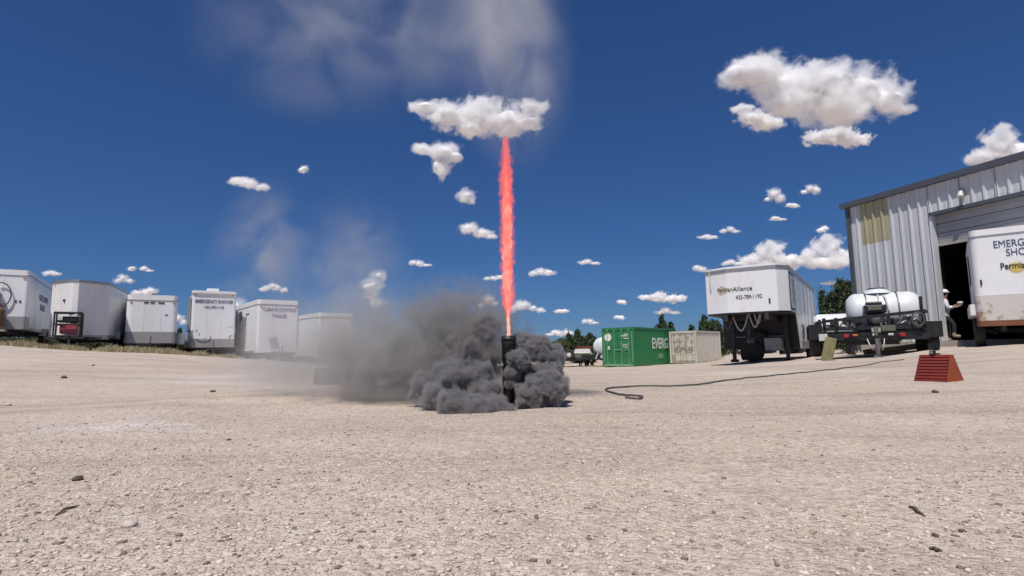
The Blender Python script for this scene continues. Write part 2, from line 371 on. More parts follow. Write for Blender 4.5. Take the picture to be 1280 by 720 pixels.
# loose stones of the gravel
def stonemat():
    m, n, l, b = mat('loose gravel stone')
    g = n.new('ShaderNodeNewGeometry'); cr = n.new('ShaderNodeValToRGB')
    e = cr.color_ramp.elements; e[0].position = 0; e[0].color = (.20, .155, .13, 1); e[1].position = 1; e[1].color = (.66, .58, .53, 1)
    for p, c in ((.09, (.22, .175, .15, 1)), (.20, (.46, .375, .325, 1)), (.55, (.59, .49, .43, 1)), (.8, (.67, .58, .52, 1))):
        q = e.new(p); q.color = c
    l.new(g.outputs['Random Per Island'], cr.inputs['Fac']); l.new(cr.outputs[0], b.inputs['Base Color']); b.inputs['Roughness'].default_value = .95; b.inputs['Specular IOR Level'].default_value = .15
    return m
M['stone'] = stonemat()
def stones(N, seed, dmin, dmax, smin, smax, power):
    q = np.random.default_rng(seed)
    bm = bmesh.new(); bmesh.ops.create_icosphere(bm, subdivisions=1, radius=1); bv = np.array([v.co[:] for v in bm.verts]); bf = np.array([[v.index for v in f.verts] for f in bm.faces]); bm.free()
    # even spread per picture area: depth d with density ~ 1/d
    d = dmin*(dmax/dmin)**q.random(N); u = q.uniform(-.98, .98, N); x, y = u*d, d
    keep = (vnoise(x, y, .6, 11)+vnoise(x, y, .2, 12)*.6+.5) > q.random(N)*.55
    x, y, d = x[keep], y[keep], d[keep]; N = len(x)
    s = smin*(smax/smin)**(q.random(N)**power)
    z = terrain(x, y)+relief(x, y)
    V = bv[None]*(1+.75*(q.random((N, 12, 1))-.5))*np.stack([s*q.uniform(.8, 1.5, N), s*q.uniform(.7, 1.1, N), s*q.uniform(.35, .7, N)], -1)[:, None]
    a = q.uniform(0, 2*PI, N); ca, sa = np.cos(a)[:, None], np.sin(a)[:, None]
    X = V[..., 0]*ca-V[..., 1]*sa; Y = V[..., 0]*sa+V[..., 1]*ca
    V = np.stack([X+x[:, None], Y+y[:, None], V[..., 2]+(z+s*.18)[:, None]], -1).reshape(-1, 3)
    Fc = (bf[None]+(np.arange(N)*12)[:, None, None]).reshape(-1, 3)
    me = bpy.data.meshes.new('gravel'); me.vertices.add(len(V)); me.vertices.foreach_set('co', V.ravel())
    me.loops.add(Fc.size); me.loops.foreach_set('vertex_index', Fc.ravel().astype(np.int32))
    me.polygons.add(len(Fc)); me.polygons.foreach_set('loop_start', np.arange(0, Fc.size, 3, dtype=np.int32)); me.polygons.foreach_set('loop_total', np.full(len(Fc), 3, np.int32))
    me.update(calc_edges=True); me.validate(); return me
tag(obj('gravel', stones(42000, 21, .6, 7.0, .0013, .0056, 2.6), M['stone']), 'loose pale gravel scattered over the yard in front', kind='stuff')

def lump(r, sc, seed, sub=2, rough=.35):
    bm = bmesh.new(); bmesh.ops.create_icosphere(bm, subdivisions=sub, radius=1)
    for v in bm.verts:
        k = 1+rough*mnoise.noise(v.co*1.6+Vector((seed*3.1, seed, 0)))+rough*.5*mnoise.noise(v.co*3.7+Vector((0, seed*1.7, 3)))
        v.co = Vector((v.co.x*sc[0]*r*k, v.co.y*sc[1]*r*k, v.co.z*sc[2]*r*k))
    me = bpy.data.meshes.new('lump'); bm.to_mesh(me); bm.free(); me.polygons.foreach_set('use_smooth', [True]*len(me.polygons)); return me
darkstone = paint('dark brown stone', (.085, .065, .055), .9, var=.3, scale=30)
palestone = paint('pale limestone', (.52, .46, .41), .9, var=.12, scale=20)
for px, py, wpx, m_, lab in ((1169, 491.5, 10, darkstone, 'dark flat stone on the gravel just in front of the red ribbed block'),
                          (1169, 672, 10, darkstone, 'dark brown lump of stone in the near gravel below the twig'),
                          (1203, 667, 9, darkstone, 'small dark stone beside the lump in the near gravel'),
                          (266, 490, 7, darkstone, 'small brown stone on bare gravel between trailers and smoke'),
                          (115, 457.5, 8, palestone, 'whitish stone on the gravel in front of the V nosed trailer'),
                          (80, 473, 9, darkstone, 'thin dark stone chip on the gravel at far end of yard'),
                          (10, 507, 8, palestone, 'pale stone with shaded underside at edge of yard'),
                          (162, 660, 18, palestone, 'broad half buried pale stone in the near gravel'),
                          (97, 601, 16, darkstone, 'dark flake of stone in near gravel by the bare pale patch'),
                          (286, 551, 7, darkstone, 'tiny dark stone on open gravel under the smoke edge')):
    p = ground_at(px, py); d = p.y; r = wpx/2*d/F
    o = obj('stone', lump(r, (1, .7, .5), px*.13), m_, loc=p+Vector((0, 0, r*.2)), rot=(0, 0, px*.7)); tag(o, lab, 'stone', 'stones lying on the gravel')
def twig(a, b, r, lab):
    A, B = ground_at(*a), ground_at(*b); mb = MB()
    pts = [A.lerp(B, t)+Vector((0, 0, r*.9+r*1.2*math.sin(t*PI*1.3)))+Vector((r*math.sin(t*9), r*math.cos(t*7), 0)) for t in np.linspace(0, 1, 9)]
    mb.tube([p-A for p in pts], [r*(.5+.6*math.sin(PI*(.15+.8*t))) for t in np.linspace(0, 1, 9)], 6)
    tag(obj('twig', mb, M['bark'], loc=A), lab, 'twig', 'twigs on the gravel')
twig((1138, 637), (1157, 649), .0025, 'dark straight twig lying aslant on the near gravel')
twig((68, 646), (98, 633), .0022, 'thin brown twig on the near gravel beside a stone')
twig((1163, 689), (1178, 693), .0025, 'short black twig below the dark lump of stone')

# ------------------------------------------------------------------ enclosed trailers
def enclosed(name, label, x_px, d, w_, L, z0, z1, rz, nose=0., mbody=None, roof=True, roofm=None, guard=.5, group=None, wheel_at=(.55, .7), wr=.36, tongue=1.1, at=0., nose_r=.12, roof_h=.13, roof_bev=.07):
    """front-bottom at origin, x to viewer's right, y to the rear; at = which part of the front the pixel names (-1 left corner .. 1 right)"""
    p = G(x_px, d); off = Matrix.Rotation(rz, 4, 'Z') @ Vector((at*w_/2, 0, 0)); p = p-off
    p.z = tz(p.x, p.y)
    t = thing(name, label, 'trailer', p, rz, group)
    mbody = mbody or M['white']; h = w_/2
    if nose: poly = [(-h, nose), (-h*.10, 0), (h*.10, 0), (h, nose), (h, L), (-h, L)]
    else: poly = rrect(-h, h, 0, L, nose_r)
    b = MB(); b.prism(poly, z0, z1-roof_h, False); obj('body', b, mbody, t, bevel=.015)
    g = 1.012
    pr = [(x*g, (y-L/2)*(1+.03/L)+L/2) for x, y in poly]
    q = MB(); q.prism(pr, z1-roof_h-.015, z1-roof_h+.03); obj('trim_rail', q, M['alu'], t)
    if roof:
        q = MB(); q.prism([(x*.985, (y-L/2)*(1-.03/L)+L/2) for x, y in poly], z1-roof_h+.031, z1); obj('roof', q, roofm or M['roofwhite'], t, bevel=roof_bev, seg=4)
    if guard and not nose:
        q = MB(); q.prism(rrect(-h-.008, h+.008, -.012, .25, nose_r), z0+.0, z0+guard); obj('stone_guard', q, M['plate'], t)
    for sx in (-1, 1):
        fx = sx*(h-.16); fy = -.012 if not nose else nose*.86-.02
        obj('marker_light', MB().box(fx, fy, z1-roof_h-.09, .09, .025, .04), M['amber'], t)
        for k in range(1, 4): obj('seam_strip', MB().box(sx*(h+.003), nose+(L-nose)*k/4, (z0+z1-roof_h)/2, .010, .045, z1-roof_h-z0-.04), M['white2'], t)
        obj('bottom_trim', MB().box(sx*(h+.004), (L+nose)/2+.12, z0+.05, .014, L-nose-.3, .11), M['alu'], t)
    if not nose:
        for xx in (-w_/6, w_/6): obj('seam_strip', MB().box(xx, -.003, (z0+guard+z1-roof_h)/2, .035, .008, z1-roof_h-z0-guard-.03), M['white2'], t)
    # running gear
    q = MB()
    for sx in (-1, 1): q.box(sx*h*.55, L/2, z0-.09, .08, L*.98, .15)
    for k in range(7): q.box(0, L*(.04+.92*k/6), z0-.06, w_*.94, .06, .09)
    obj('chassis', q, M['dark'], t)
    if tongue:
        q = MB(); q.tube([(-h*.6, .25+nose, z0-.09), (0, -tongue, z0-.11)], .05, 4, False); q.tube([(h*.6, .25+nose, z0-.09), (0, -tongue, z0-.11)], .05, 4, False); q.box(0, -tongue-.08, z0-.06, .11, .28, .10)
        o = obj('tongue', q, M['dark'], t)
        q = MB(); q.cyl((0, -tongue*.8, .06), (0, -tongue*.8, z0+.32), .032); q.box(0, -tongue*.8, .03, .16, .16, .06); q.tube([(0, -tongue*.8, z0+.30), (.14, -tongue*.8, z0+.33), (.14, -tongue*.8, z0+.40)], .012, 6)
        obj('jack', q, M['steel'], t)
    for sx in (-1, 1):
        for k in wheel_at: wheel(t, sx*(h-.02), L*k, wr, .2, side=sx)
        ya, yb = L*min(wheel_at)-wr*1.25, L*max(wheel_at)+wr*1.25
        q = MB(); q.prism([(sx*(h-.12), ya+.0), (sx*(h+.17), ya+.08), (sx*(h+.17), yb-.08), (sx*(h-.12), yb)][::sx], wr*2.12, wr*2.12+.04)
        for yy in (ya+.05, yb-.05): q.box(sx*(h+.03), yy, wr*1.75, .26, .04, wr*.8)
        obj('fender', q, M['alu'], t)
    return t
ROWG = 'white trailers parked in a row at the yard edge'
A32 = R(32)
# 1: at the edge of the picture
t1 = enclosed('cargo_trailer', 'white cargo trailer with hose loop on its front and lettering on its side', 29, 22, 2.4, 6.2, .62, 2.97, A32, at=1, group=ROWG, guard=.5, wheel_at=(.62, .8), tongue=0, roof_h=.24, roof_bev=.13)
lettering('COOL DOWN', M['textfade'], t1, (1.21, 2.2, 1.98), .36, rot=(PI/2, 0, PI/2), bold=.008, sx=.9)
lettering('TRAILER', M['textfade'], t1, (1.21, 2.5, 1.58), .36, rot=(PI/2, 0, PI/2), bold=.008, sx=.9)
q = MB(); q.tube([(.45+.33*math.sin(a)-.1, -.08, 1.95+.48*math.cos(a)) for a in np.linspace(-.3, PI*1.05, 22)], .022, 8); obj('hose', q, M['hose'], t1)
q = MB(); q.box(.22, -.11, 1.72, .28, .18, .75); obj('junction_box', q, M['alu'], t1, bevel=.02)
q = MB(); q.cyl((.42, -.28, .7), (.42, -.28, 1.35), .17); q.cyl((.42, -.28, 1.35), (.42, -.28, 1.47), .17, .06); q.cyl((.42, -.28, 1.47), (.42, -.28, 1.55), .04); obj('gas_cylinder', q, M['brown'], t1)
q = MB(); q.box(.12, -.3, 1.0, .09, .09, .95); q.box(.2, -.3, .56, .9, .4, .08); obj('cylinder_rack', q, M['wood'], t1)
for x in (.82, .95): obj('latch', MB().box(x, -.012, 1.72, .05, .02, .09), M['dark'], t1)
q = MB(); q.box(1.205, .35, .85, .02, .25, .5); obj('access_panel', q, M['alu'], t1)
# 2: V nose with generator
t2 = enclosed('cargo_trailer', 'dusty white V nosed trailer with grey roof and a caged generator on its tongue', 88, 22.6, 1.98, 5.6, .52, 2.86, R(25), nose=.85, mbody=M['white2'], group=ROWG, roofm=M['alu'], roof_h=.11, roof_bev=.03, wheel_at=(.55, .72), tongue=.55)
q = MB(); q.box(.35, 2.2, 2.86, .7, .7, .10); obj('roof_vent', q, M['roofwhite'], t2, bevel=.03)
q = MB(); q.box(-.42, .28, 2.0, .09, .05, .09, Matrix.Rotation(R(-44), 3, 'Z')); obj('clearance_light', q, M['dark'], t2)
q = MB(); q.prism([(-1.01, .83), (-.12, -.03), (.12, -.03), (1.01, .83), (1.01, 1.3), (.97, 1.3), (.97, .87), (.09, .03), (-.09, .03), (-.97, .87), (-.97, 1.3), (-1.01, 1.3)], .42, .60); obj('bumper_rail', q, M['alu'], t2)
p = t2.matrix_world if False else None
gp = t2.location + Matrix.Rotation(A32, 3, 'Z') @ Vector((-.12, -.28, 0))
g = thing('generator', 'red and black generator in a dark tubular cage on the trailer tongue', 'generator', (gp.x, gp.y, gp.z+.5), A32)
q = MB()
for x in (-.42, .42):
    for y in (-.3, .3): q.tube([(x, y, 0), (x, y, .95)], .035, 6)
for y in (-.3, .3):
    for z in (.03, .95, .48): q.tube([(-.42, y, z), (.42, y, z)], .032, 6)
for x in (-.42, .42):
    for z in (.03, .95): q.tube([(x, -.3, z), (x, .3, z)], .032, 6)
obj('frame', q, M['black'], g)
q = MB(); q.box(.05, 0, .3, .5, .42, .4); q.cyl((-.25, 0, .3), (.0, 0, .3), .18); obj('engine', q, M['engine_red'], g, bevel=.03)
q = MB(); q.box(0, 0, .68, .7, .5, .24); obj('fuel_tank', q, M['black'], g, bevel=.05)
q = MB(); q.box(-.24, -.28, .72, .16, .06, .16); obj('control_panel', q, M['rim'], g, bevel=.01)
# 3
t3 = enclosed('cargo_trailer', 'plain white trailer with rounded bright roof and wide grey plate along its bottom', 187, 25.3, 1.98, 5.2, .42, 2.62, A32, group=ROWG, guard=.52, roof_h=.26, roof_bev=.14, wheel_at=(.5, .68), nose_r=.2, tongue=.9)
for x in (-.30, -.06, .28): obj('light_bar', MB().box(x+.05, -.008, 2.26, .18 if x < .2 else .24, .02, .06), M['dark'], t3)
q = MB(); q.box(.55, -.008, 1.72, .11, .02, .04); obj('latch', q, M['dark'], t3)
q = MB(); q.tube([(0, 1.2, 2.58), (0, 1.2, 2.78)], .02, 6); q.box(0, 1.2, 2.78, .12, .05, .05); obj('antenna', q, M['dark'], t3)
q = MB(); q.box(1.19, .5, .62, .3, .5, .5); obj('tool_box', q, M['alu'], t3, bevel=.02)
# 4
t4 = enclosed('shower_trailer', 'tall narrow white trailer with rooftop unit and blue lettering, paint peeling near its foot', 265, 27.3, 1.92, 5.2, .45, 3.22, A32, group=ROWG, guard=.42, roof_h=.1, roof_bev=.05, wheel_at=(.5, .68), nose_r=.1, tongue=.8)
q = MB(); q.prism(rrect(-1.00, 1.00, -.07, .1, .10), 3.10, 3.18); obj('roof_visor', q, M['roofwhite'], t4, bevel=.02)
q = MB(); q.box(-.05, .9, 3.30, .55, .8, .2); obj('air_conditioner', q, M['roofwhite'], t4, bevel=.05)
lettering('EMERGENCY SHOWER', M['textfade'], t4, (0, -.012, 2.62), .235, align='CENTER', bold=.006, sx=.70)
lettering('432-789-1192', M['textfade'], t4, (0, -.012, 2.36), .17, align='CENTER', bold=.003, sx=.9)
q = MB(); q.box(-1.03, 1.1, 2.1, .10, 1.4, 1.7); obj('side_awning', q, M['alu'], t4, bevel=.03)
for (x, z, sx, sz) in ((-.88, 1.22, .05, .18), (-.72, 1.25, .06, .14), (-.93, .96, .06, .2), (-.60, 1.08, .05, .12), (.72, .92, .07, .2), (.78, 1.02, .10, .09), (.92, .98, .05, .12), (.70, 1.45, .06, .06), (.82, 1.45, .05, .06), (.98, 1.3, .04, .1), (-.1, .92, .04, .3), (.15, .80, .28, .03), (-.35, .86, .04, .22)):
    q = MB(); q.prism([(x+sx*.5*math.cos(a)*(1+.3*math.sin(3*a+x*9)), z+sz*.5*math.sin(a)*(1+.25*math.cos(2*a+z*7))) for a in np.linspace(0, 2*PI, 12, endpoint=False)], 0, .004)
    o = obj('peeled_patch', q, M['plate'], t4, rot=(PI/2, 0, 0), loc=(0, -.004, 0))
q = MB(); q.tube([(-.42+.32*math.sin(a), -.03, .92-.18*math.cos(a)) for a in np.linspace(-1.4, 1.4, 9)], .012, 6); obj('safety_chain', q, M['dark'], t4)
# 5
t5 = enclosed('cargo_trailer', 'white trailer half veiled by smoke with two lines of lilac lettering across its front', 347, 27.2, 1.98, 6.6, .42, 2.98, R(38), group=ROWG, guard=0, roof_h=.25, roof_bev=.13, wheel_at=(.62, .8), nose_r=.14, tongue=.9)
lettering('CLIMATE CONTROL', M['textlilac'], t5, (.04, -.012, 2.42), .25, align='CENTER', bold=.004, sx=.70)
lettering('TRAILER', M['textlilac'], t5, (.02, -.012, 2.12), .22, align='CENTER', bold=.005, sx=.85)
q = MB(); q.box(-.998, 3.4, 2.35, .02, .5, .5); obj('window', q, M['glassdark'], t5)
q = MB(); q.box(-.998, 2.2, 1.5, .02, .05, 1.75); q.box(-.998, 1.9, 2.38, .02, .6, .05); obj('door_frame', q, M['dark'], t5)
q = MB(); q.box(-.12, -.35, .50, .75, .5, .09); obj('step', q, M['roofwhite'], t5, bevel=.01)
q = MB(); q.box(-.22, -.1, .85, .34, .16, .6, Matrix.Rotation(R(-12), 3, 'Y')); obj('cover', q, M['plate'], t5, bevel=.03)
# 6
t6 = enclosed('cargo_trailer', 'white trailer with rounded roof almost lost in the grey smoke', 420, 31, 2.0, 7.2, .42, 2.85, R(42), group=ROWG, guard=.4, roof_h=.25, roof_bev=.13, wheel_at=(.55, .72), tongue=.9)

# ------------------------------------------------------------------ gooseneck trailer
def gooseneck():
    rz = -R(33); p = G(940, 18.0); p = Vector((p.x, p.y, tz(p.x, p.y)))
    t = thing('gooseneck_trailer', 'big white gooseneck trailer with overhanging nose, small side door and black lettering', 'trailer', p, rz)
    zb, zt = 1.66, 3.02
    nose = [(-1.42, .34), (-.66, 0), (.86, 0), (1.16, .42), (1.16, 2.6), (-1.42, 2.6)]
    q = MB(); q.prism(nose, zb, zt); obj('nose', q, M['white'], t, bevel=.03, seg=3)
    q = MB(); q.prism([(-1.42, 2.602), (1.16, 2.602), (1.16, 9.0), (-1.42, 9.0)], .46, zt); obj('body', q, M['white'], t, bevel=.01)
    full = [(-1.42, .34), (-.66, 0), (.86, 0), (1.16, .42), (1.16, 9.0), (-1.42, 9.0)]
    q = MB(); q.prism([(x*1.012, y*1.003-.02) for x, y in full], zt+.001, zt+.10); obj('trim_rail', q, M['alu'], t, bevel=.01)
    q = MB(); q.prism([(x*.975, y*.995+.02) for x, y in full], zt+.101, zt+.17); obj('roof', q, M['roofwhite'], t, bevel=.05, seg=3)
    q = MB(); q.prism([(x*.985, y+.015) for x, y in nose], zb-.05, zb-.002); obj('nose_floor', q, M['dark'], t)
    # lettering on the front facet
    ch = math.atan2(-.34, .76); cdir = Vector((.76, -.34, 0)).normalized(); cn = Vector((-.34, -.76, 0)).normalized()
    pz = Vector((-.66, 0, 2.36))-cdir*.36+cn*.008
    lettering('Permi', M['textblack'], t, pz, .21, rot=(PI/2, 0, ch), bold=.001, sx=.70)
    lettering('anAlliance', M['textblack'], t, (-.645, -.008, 2.36), .21, bold=.001, sx=.90)
    lettering('432-789-1192', M['textblack'], t, (-.40, -.008, 2.09), .18, bold=.001, sx=.80)
    obj('stain', MB().prism([(.20*math.cos(a)*(1+.2*math.sin(5*a)), .14*math.sin(a)*(1+.2*math.cos(3*a))) for a in np.linspace(0, 2*PI, 24, endpoint=False)], 0, .002), M['sootstain'], t, loc=(-.66-cdir.x*.16+cn.x*.003, -cdir.y*.16+cn.y*.003, 2.42), rot=(PI/2, 0, ch))
    # nose side door with window, on the right chamfer and side
    q = MB(); q.box(1.163, 1.05, 2.33, .02, 1.0, 1.12); d_ = obj('door', q, M['white'], t)
    q = MB()
    for yy in (.53, 1.57): q.box(1.166, yy, 2.33, .03, .05, 1.18)
    for zz in (1.75, 2.91): q.box(1.1665, 1.05, zz, .03, 1.04, .05)
    obj('door_frame', q, M['black'], d_)
    q = MB(); q.box(1.174, 1.15, 2.42, .02, .42, .56); wn = obj('window', q, M['glassdark'], d_)
    q = MB()
    for yy in (.93, 1.37): q.box(1.178, yy, 2.42, .03, .03, .62)
    q.box(1.1785, 1.15, 2.42, .03, .03, .6); q.box(1.178, 1.15, 2.74, .031, .47, .03); q.box(1.178, 1.15, 2.10, .031, .47, .03)
    obj('handle', MB().box(1.19, 1.5, 2.3, .04, .05, .14), M['steel'], d_)
    obj('window_frame', q, M['alu'], d_)
    for y, z, sy, sz in ((1.95, 2.15, .12, .14), (3.5, .95, .5, .26), (5.2, .85, .14, .16), (5.7, .8, .2, .5), (6.3, .68, .12, .3)):
        q = MB(); q.box(1.166, y, z, .03, sy, sz); obj('vent', q, M['plate'], t, bevel=.01)
    q = MB(); q.box(.62, -.006, 1.98, .05, .02, .16); obj('latch', q, M['dark'], t)
    q = MB(); q.box(1.165, 5.8, .60, .02, 6.35, .26); obj('skirt_panel', q, M['alu'], t)
    for y in (3.9, 5.2, 6.5, 7.8): obj('seam_strip', MB().box(1.162, y, 1.9, .008, .03, 2.2), M['white'], t)
    # strap over the left chamfer
    q = MB(); q.tube([(-1.22, .22, 3.22), (-1.24, .20, 3.05), (-1.24, .2, 2.72), (-1.22, .19, 2.5)], .02, 6); obj('strap', q, M['palehose'], t)
    # front wall under the nose, frame, landing legs
    q = MB(); q.box(-.13, 2.58, 1.06, 2.56, .05, 1.2); obj('bulkhead', q, M['black'], t)
    q = MB()
    for x in (-.75, .5): q.box(x, 1.6, 1.5, .12, 3.2, .2); q.box(x, 2.7, 1.0, .12, .16, 1.2); q.box(x, 5.8, .36, .12, 6.4, .2)
    q.box(-.12, .8, 1.5, 1.3, .14, .18); obj('frame', q, M['dark'], t)
    q = MB(); q.cyl((-.12, .55, .75), (-.12, .55, 1.55), .08); q.box(-.12, .55, .75, .22, .22, .18); obj('coupler', q, M['black'], t)
    for x in (-.98, .78):
        q = MB(); q.box(x, 2.15, .82, .12, .12, 1.6); q.box(x, 2.15, .05, .24, .24, .1); obj('landing_leg', q, M['black'], t, bevel=.01)
    obj('cross_tube', MB().tube([(-.98, 2.15, .9), (.78, 2.15, .9)], .03), M['steel'], t)
    # brace plates on the right, with looped hose
    q = MB(); q.prism([(0, 0), (.55, 0), (.95, -1.15), (.75, -1.2)], 0, .03); obj('brace_plate', q, M['white2'], t, loc=(1.14, 1.75, zb), rot=(PI/2, 0, PI/2))
    q = MB(); q.tube([(1.2, 3.1+.2*math.cos(a), 1.05+.25*math.sin(a)) for a in np.linspace(-2.2, 1.9, 14)], .025, 6); obj('hose', q, M['dark'], t)
    for k, (x0, dx, drop, z) in enumerate(((-.95, .35, .45, 1.6), (-.62, .5, .55, 1.62), (-.1, .32, .42, 1.6), (.05, .2, .3, 1.6))):
        q = MB(); q.tube([(x0+dx*s, .35+.06*k, z-drop*math.sin(PI*s)) for s in np.linspace(0, 1, 12)], .022, 6); obj('hose', q, M['palehose'] if k != 0 else M['hose'], t)
    # spare wheel under the neck
    sp = MB(); sp.lathe([(.2, -.09), (.34, -.10), (.40, -.05), (.40, .05), (.34, .10), (.2, .09)], (-.2, 2.1, .74), 'y', 24); s_ = obj('spare_wheel', sp, M['rubber'], t)
    obj('rim', MB().lathe([(.01, -.06), (.08, -.065), (.13, -.03), (.2, -.05), (.2, .05)], (-.2, 2.1, .74), 'y', 18), M['steel'], s_)
    obj('spare_tyre', MB().lathe([(.2, -.09), (.32, -.10), (.36, -.05), (.36, .05), (.32, .10), (.2, .09)], (-.3, 1.95, .22+.14), 'y', 24), M['rubber'], t)
    q = MB(); q.box(.35, 2.2, .62, .55, .5, .45); obj('tool_box', q, M['plate'], t, bevel=.02)
    for y in (6.0, 6.95, 7.9):
        if y > 6.9 or True: wheel(t, 1.10, y, .38, .22, side=1); wheel(t, -1.36, y, .38, .22, side=-1)
    q = MB(); q.box(1.22, 6.95, .86, .26, 3.0, .05); obj('fender', q, M['alu'], t)
    return t
gooseneck()

# ------------------------------------------------------------------ metal building
BZ = .30
b0 = G(1076, 19.0); b1 = G(1290, 14.45)
bdir = Vector((b1.x-b0.x, b1.y-b0.y, 0)); BL = bdir.length; bdir.normalize(); bnorm = Vector((bdir.y, -bdir.x, 0))   # outward, towards the camera
if bnorm.dot(Vector((b0.x, b0.y, 0))) > 0: bnorm = -bnorm
brz = math.atan2(bdir.y, bdir.x)
EAVE = ZP(1053, 250, 19.0)-BZ
def fac_s(px):                                     # distance along the facade for a photo column
    u = (px-640)/F
    # solve (b0 + s*bdir) projects to px at the horizon
    lo, hi = -4., 30.
    k = lambda s: (b0+bdir*s-CAM).dot(_r)/(b0+bdir*s-CAM).dot(_f)-u
    for _ in range(50):
        m_ = (lo+hi)/2
        if k(m_) < 0: lo = m_
        else: hi = m_
    return lo
sd0 = fac_s(1181); DOOR_H = 3.95; DOOR_W = 4.4
bt = thing('metal_building', 'grey ribbed metal workshop with dark trim and a half raised roller door', 'building', (b0.x, b0.y, BZ), brz)
# local: x along facade, y inwards(+) since rotated: check inward direction
inw = Vector((-bdir.y, bdir.x, 0)); iy = 1 if inw.dot(Vector((b0.x, b0.y, 0))) > 0 else -1
WALL_L = sd0+DOOR_W+3.0
def ribpanel(x0, x1, z0, z1, pitch, phase=0.):
    mb = MB(); xs = []; x = math.floor(x0/pitch)*pitch
    prof = []
    while x < x1+pitch:
        for dx, dy in ((-.045, 0), (-.024, .055), (.024, .055), (.045, 0), (pitch*.36, 0), (pitch*.38, .006), (pitch*.62, .006), (pitch*.64, 0)): prof.append((x+dx, dy))
        x += pitch
    prof = sorted([p_ for p_ in prof if x0 < p_[0] < x1]); prof = [(x0, 0)]+prof+[(x1, 0)]
    f = [(x, -iy*y, z0) for x, y in prof]; g_ = [(x, -iy*y, z1) for x, y in prof]
    n = len(f); mb.add(f+g_, [(i, i+1, n+i+1, n+i) for i in range(n-1)]); 
    bk = [(x0, iy*.03, z0), (x1, iy*.03, z0), (x1, iy*.03, z1), (x0, iy*.03, z1)]
    mb.add(bk, [(0, 1, 2, 3)]); return mb
PITCH_R = .30
x = 0.02; sk0, sk1 = fac_s(1091), fac_s(1127)
edges = [0.02, sk0, sk1, (sk1+sd0)/2, sd0]
for a, b_ in zip(edges[:-1], edges[1:]):
    if abs(a-sk0) < 1e-6:
        zs = EAVE-1.45
        obj('wall_panel', ribpanel(a, b_-.004, 0, zs-.03, PITCH_R), M['galv'], bt)
        o = obj('skylight_panel', ribpanel(a, b_-.004, zs-.08, EAVE-.14, PITCH_R), M['skylight'], bt, label='yellowed translucent wall sheet near the eave', loc=(0, -iy*.004, 0))
    else: obj('wall_panel', ribpanel(a, b_-.004, 0, EAVE-.14, PITCH_R), M['galv'], bt)
xx = sd0
while xx < WALL_L:
    nx = min(xx+.9, WALL_L); obj('wall_panel', ribpanel(xx, nx-.004, DOOR_H if xx < sd0+DOOR_W-.1 else 0, EAVE-.14, PITCH_R), M['galv'], bt); xx = nx
q = MB(); q.box(WALL_L/2-.06, -iy*.06, EAVE-.06, WALL_L+.3, .26, .17); obj('eave_trim', q, M['trim'], bt)
q = MB(); q.box(-.02, 0, EAVE/2-.08, .13, .16, EAVE-.02); obj('corner_trim', q, M['trim'], bt)
q = MB(); q.box(sd0+.02, iy*.05, DOOR_H/2, .07, .16, DOOR_H); obj('door_jamb', q, M['galv'], bt)
q = MB(); q.box(sd0+DOOR_W/2+.05, -iy*.02, DOOR_H+.02, DOOR_W+.1, .12, .10); obj('door_header', q, M['trim'], bt)
# roller door: horizontal sections, half raised
zlow = 3.0; nz = 3
dr = obj('roller_door', MB().box(sd0+DOOR_W/2+.03, iy*.16, zlow+.05, DOOR_W, .05, .10), M['concrete'], bt, label='half raised grey sectional door with bottom edge coloured pale as if sunlit')  # bottom bar borrows the pale concrete colour to paint sunlight along the edge
for k in range(nz):
    hgt = (DOOR_H-zlow-.1)/nz; q = MB(); q.box(sd0+DOOR_W/2+.03, iy*.17, zlow+.1+hgt*(k+.5), DOOR_W, .04, hgt-.015)
    q.box(sd0+DOOR_W/2+.03, iy*.165, zlow+.1+hgt*(k+.5), DOOR_W, .045, hgt*.30)
    obj('panel', q, M['rolldoor'], dr, bevel=.008)
# remaining shell: far side walls, back, roof, floor
q = MB(); q.box(.03, iy*6.1, EAVE/2-.1, .05, 12-.02, EAVE-.2); obj('side_wall', q, M['galv'], bt)
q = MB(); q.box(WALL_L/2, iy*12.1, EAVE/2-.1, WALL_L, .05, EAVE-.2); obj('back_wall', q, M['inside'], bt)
q = MB(); q.box(WALL_L-.03, iy*6.1, EAVE/2-.1, .05, 12-.02, EAVE-.2); obj('side_wall', q, M['galv'], bt)
q = MB(); q.prism([(-.12, iy*.07), (WALL_L+.1, iy*.07), (WALL_L+.1, iy*12.2), (-.12, iy*12.2)][::iy], EAVE-.02, EAVE+.03); obj('roof', q, M['galv'], bt)
q = MB(); q.box(WALL_L/2, iy*6.0, .03, WALL_L-.2, 12.2, .30); obj('floor_slab', q, M['concrete'], bt)
q = MB(); q.box(sd0+2.2, -iy*.45, -.02, 4.6, .85, .26); obj('apron_slab', q, M['concrete'], bt)
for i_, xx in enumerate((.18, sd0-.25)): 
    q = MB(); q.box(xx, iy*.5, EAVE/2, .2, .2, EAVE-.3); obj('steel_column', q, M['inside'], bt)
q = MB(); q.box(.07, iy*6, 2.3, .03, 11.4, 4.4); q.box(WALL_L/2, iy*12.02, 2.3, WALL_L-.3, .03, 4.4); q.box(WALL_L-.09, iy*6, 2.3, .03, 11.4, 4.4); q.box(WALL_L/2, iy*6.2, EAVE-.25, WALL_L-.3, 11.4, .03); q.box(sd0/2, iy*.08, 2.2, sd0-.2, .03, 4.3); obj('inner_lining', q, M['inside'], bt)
q = MB(); q.box(sd0+1.9, iy*5.0, 2.2, 1.0, .8, .9); obj('cabinet', q, M['trim'], bt, bevel=.02)
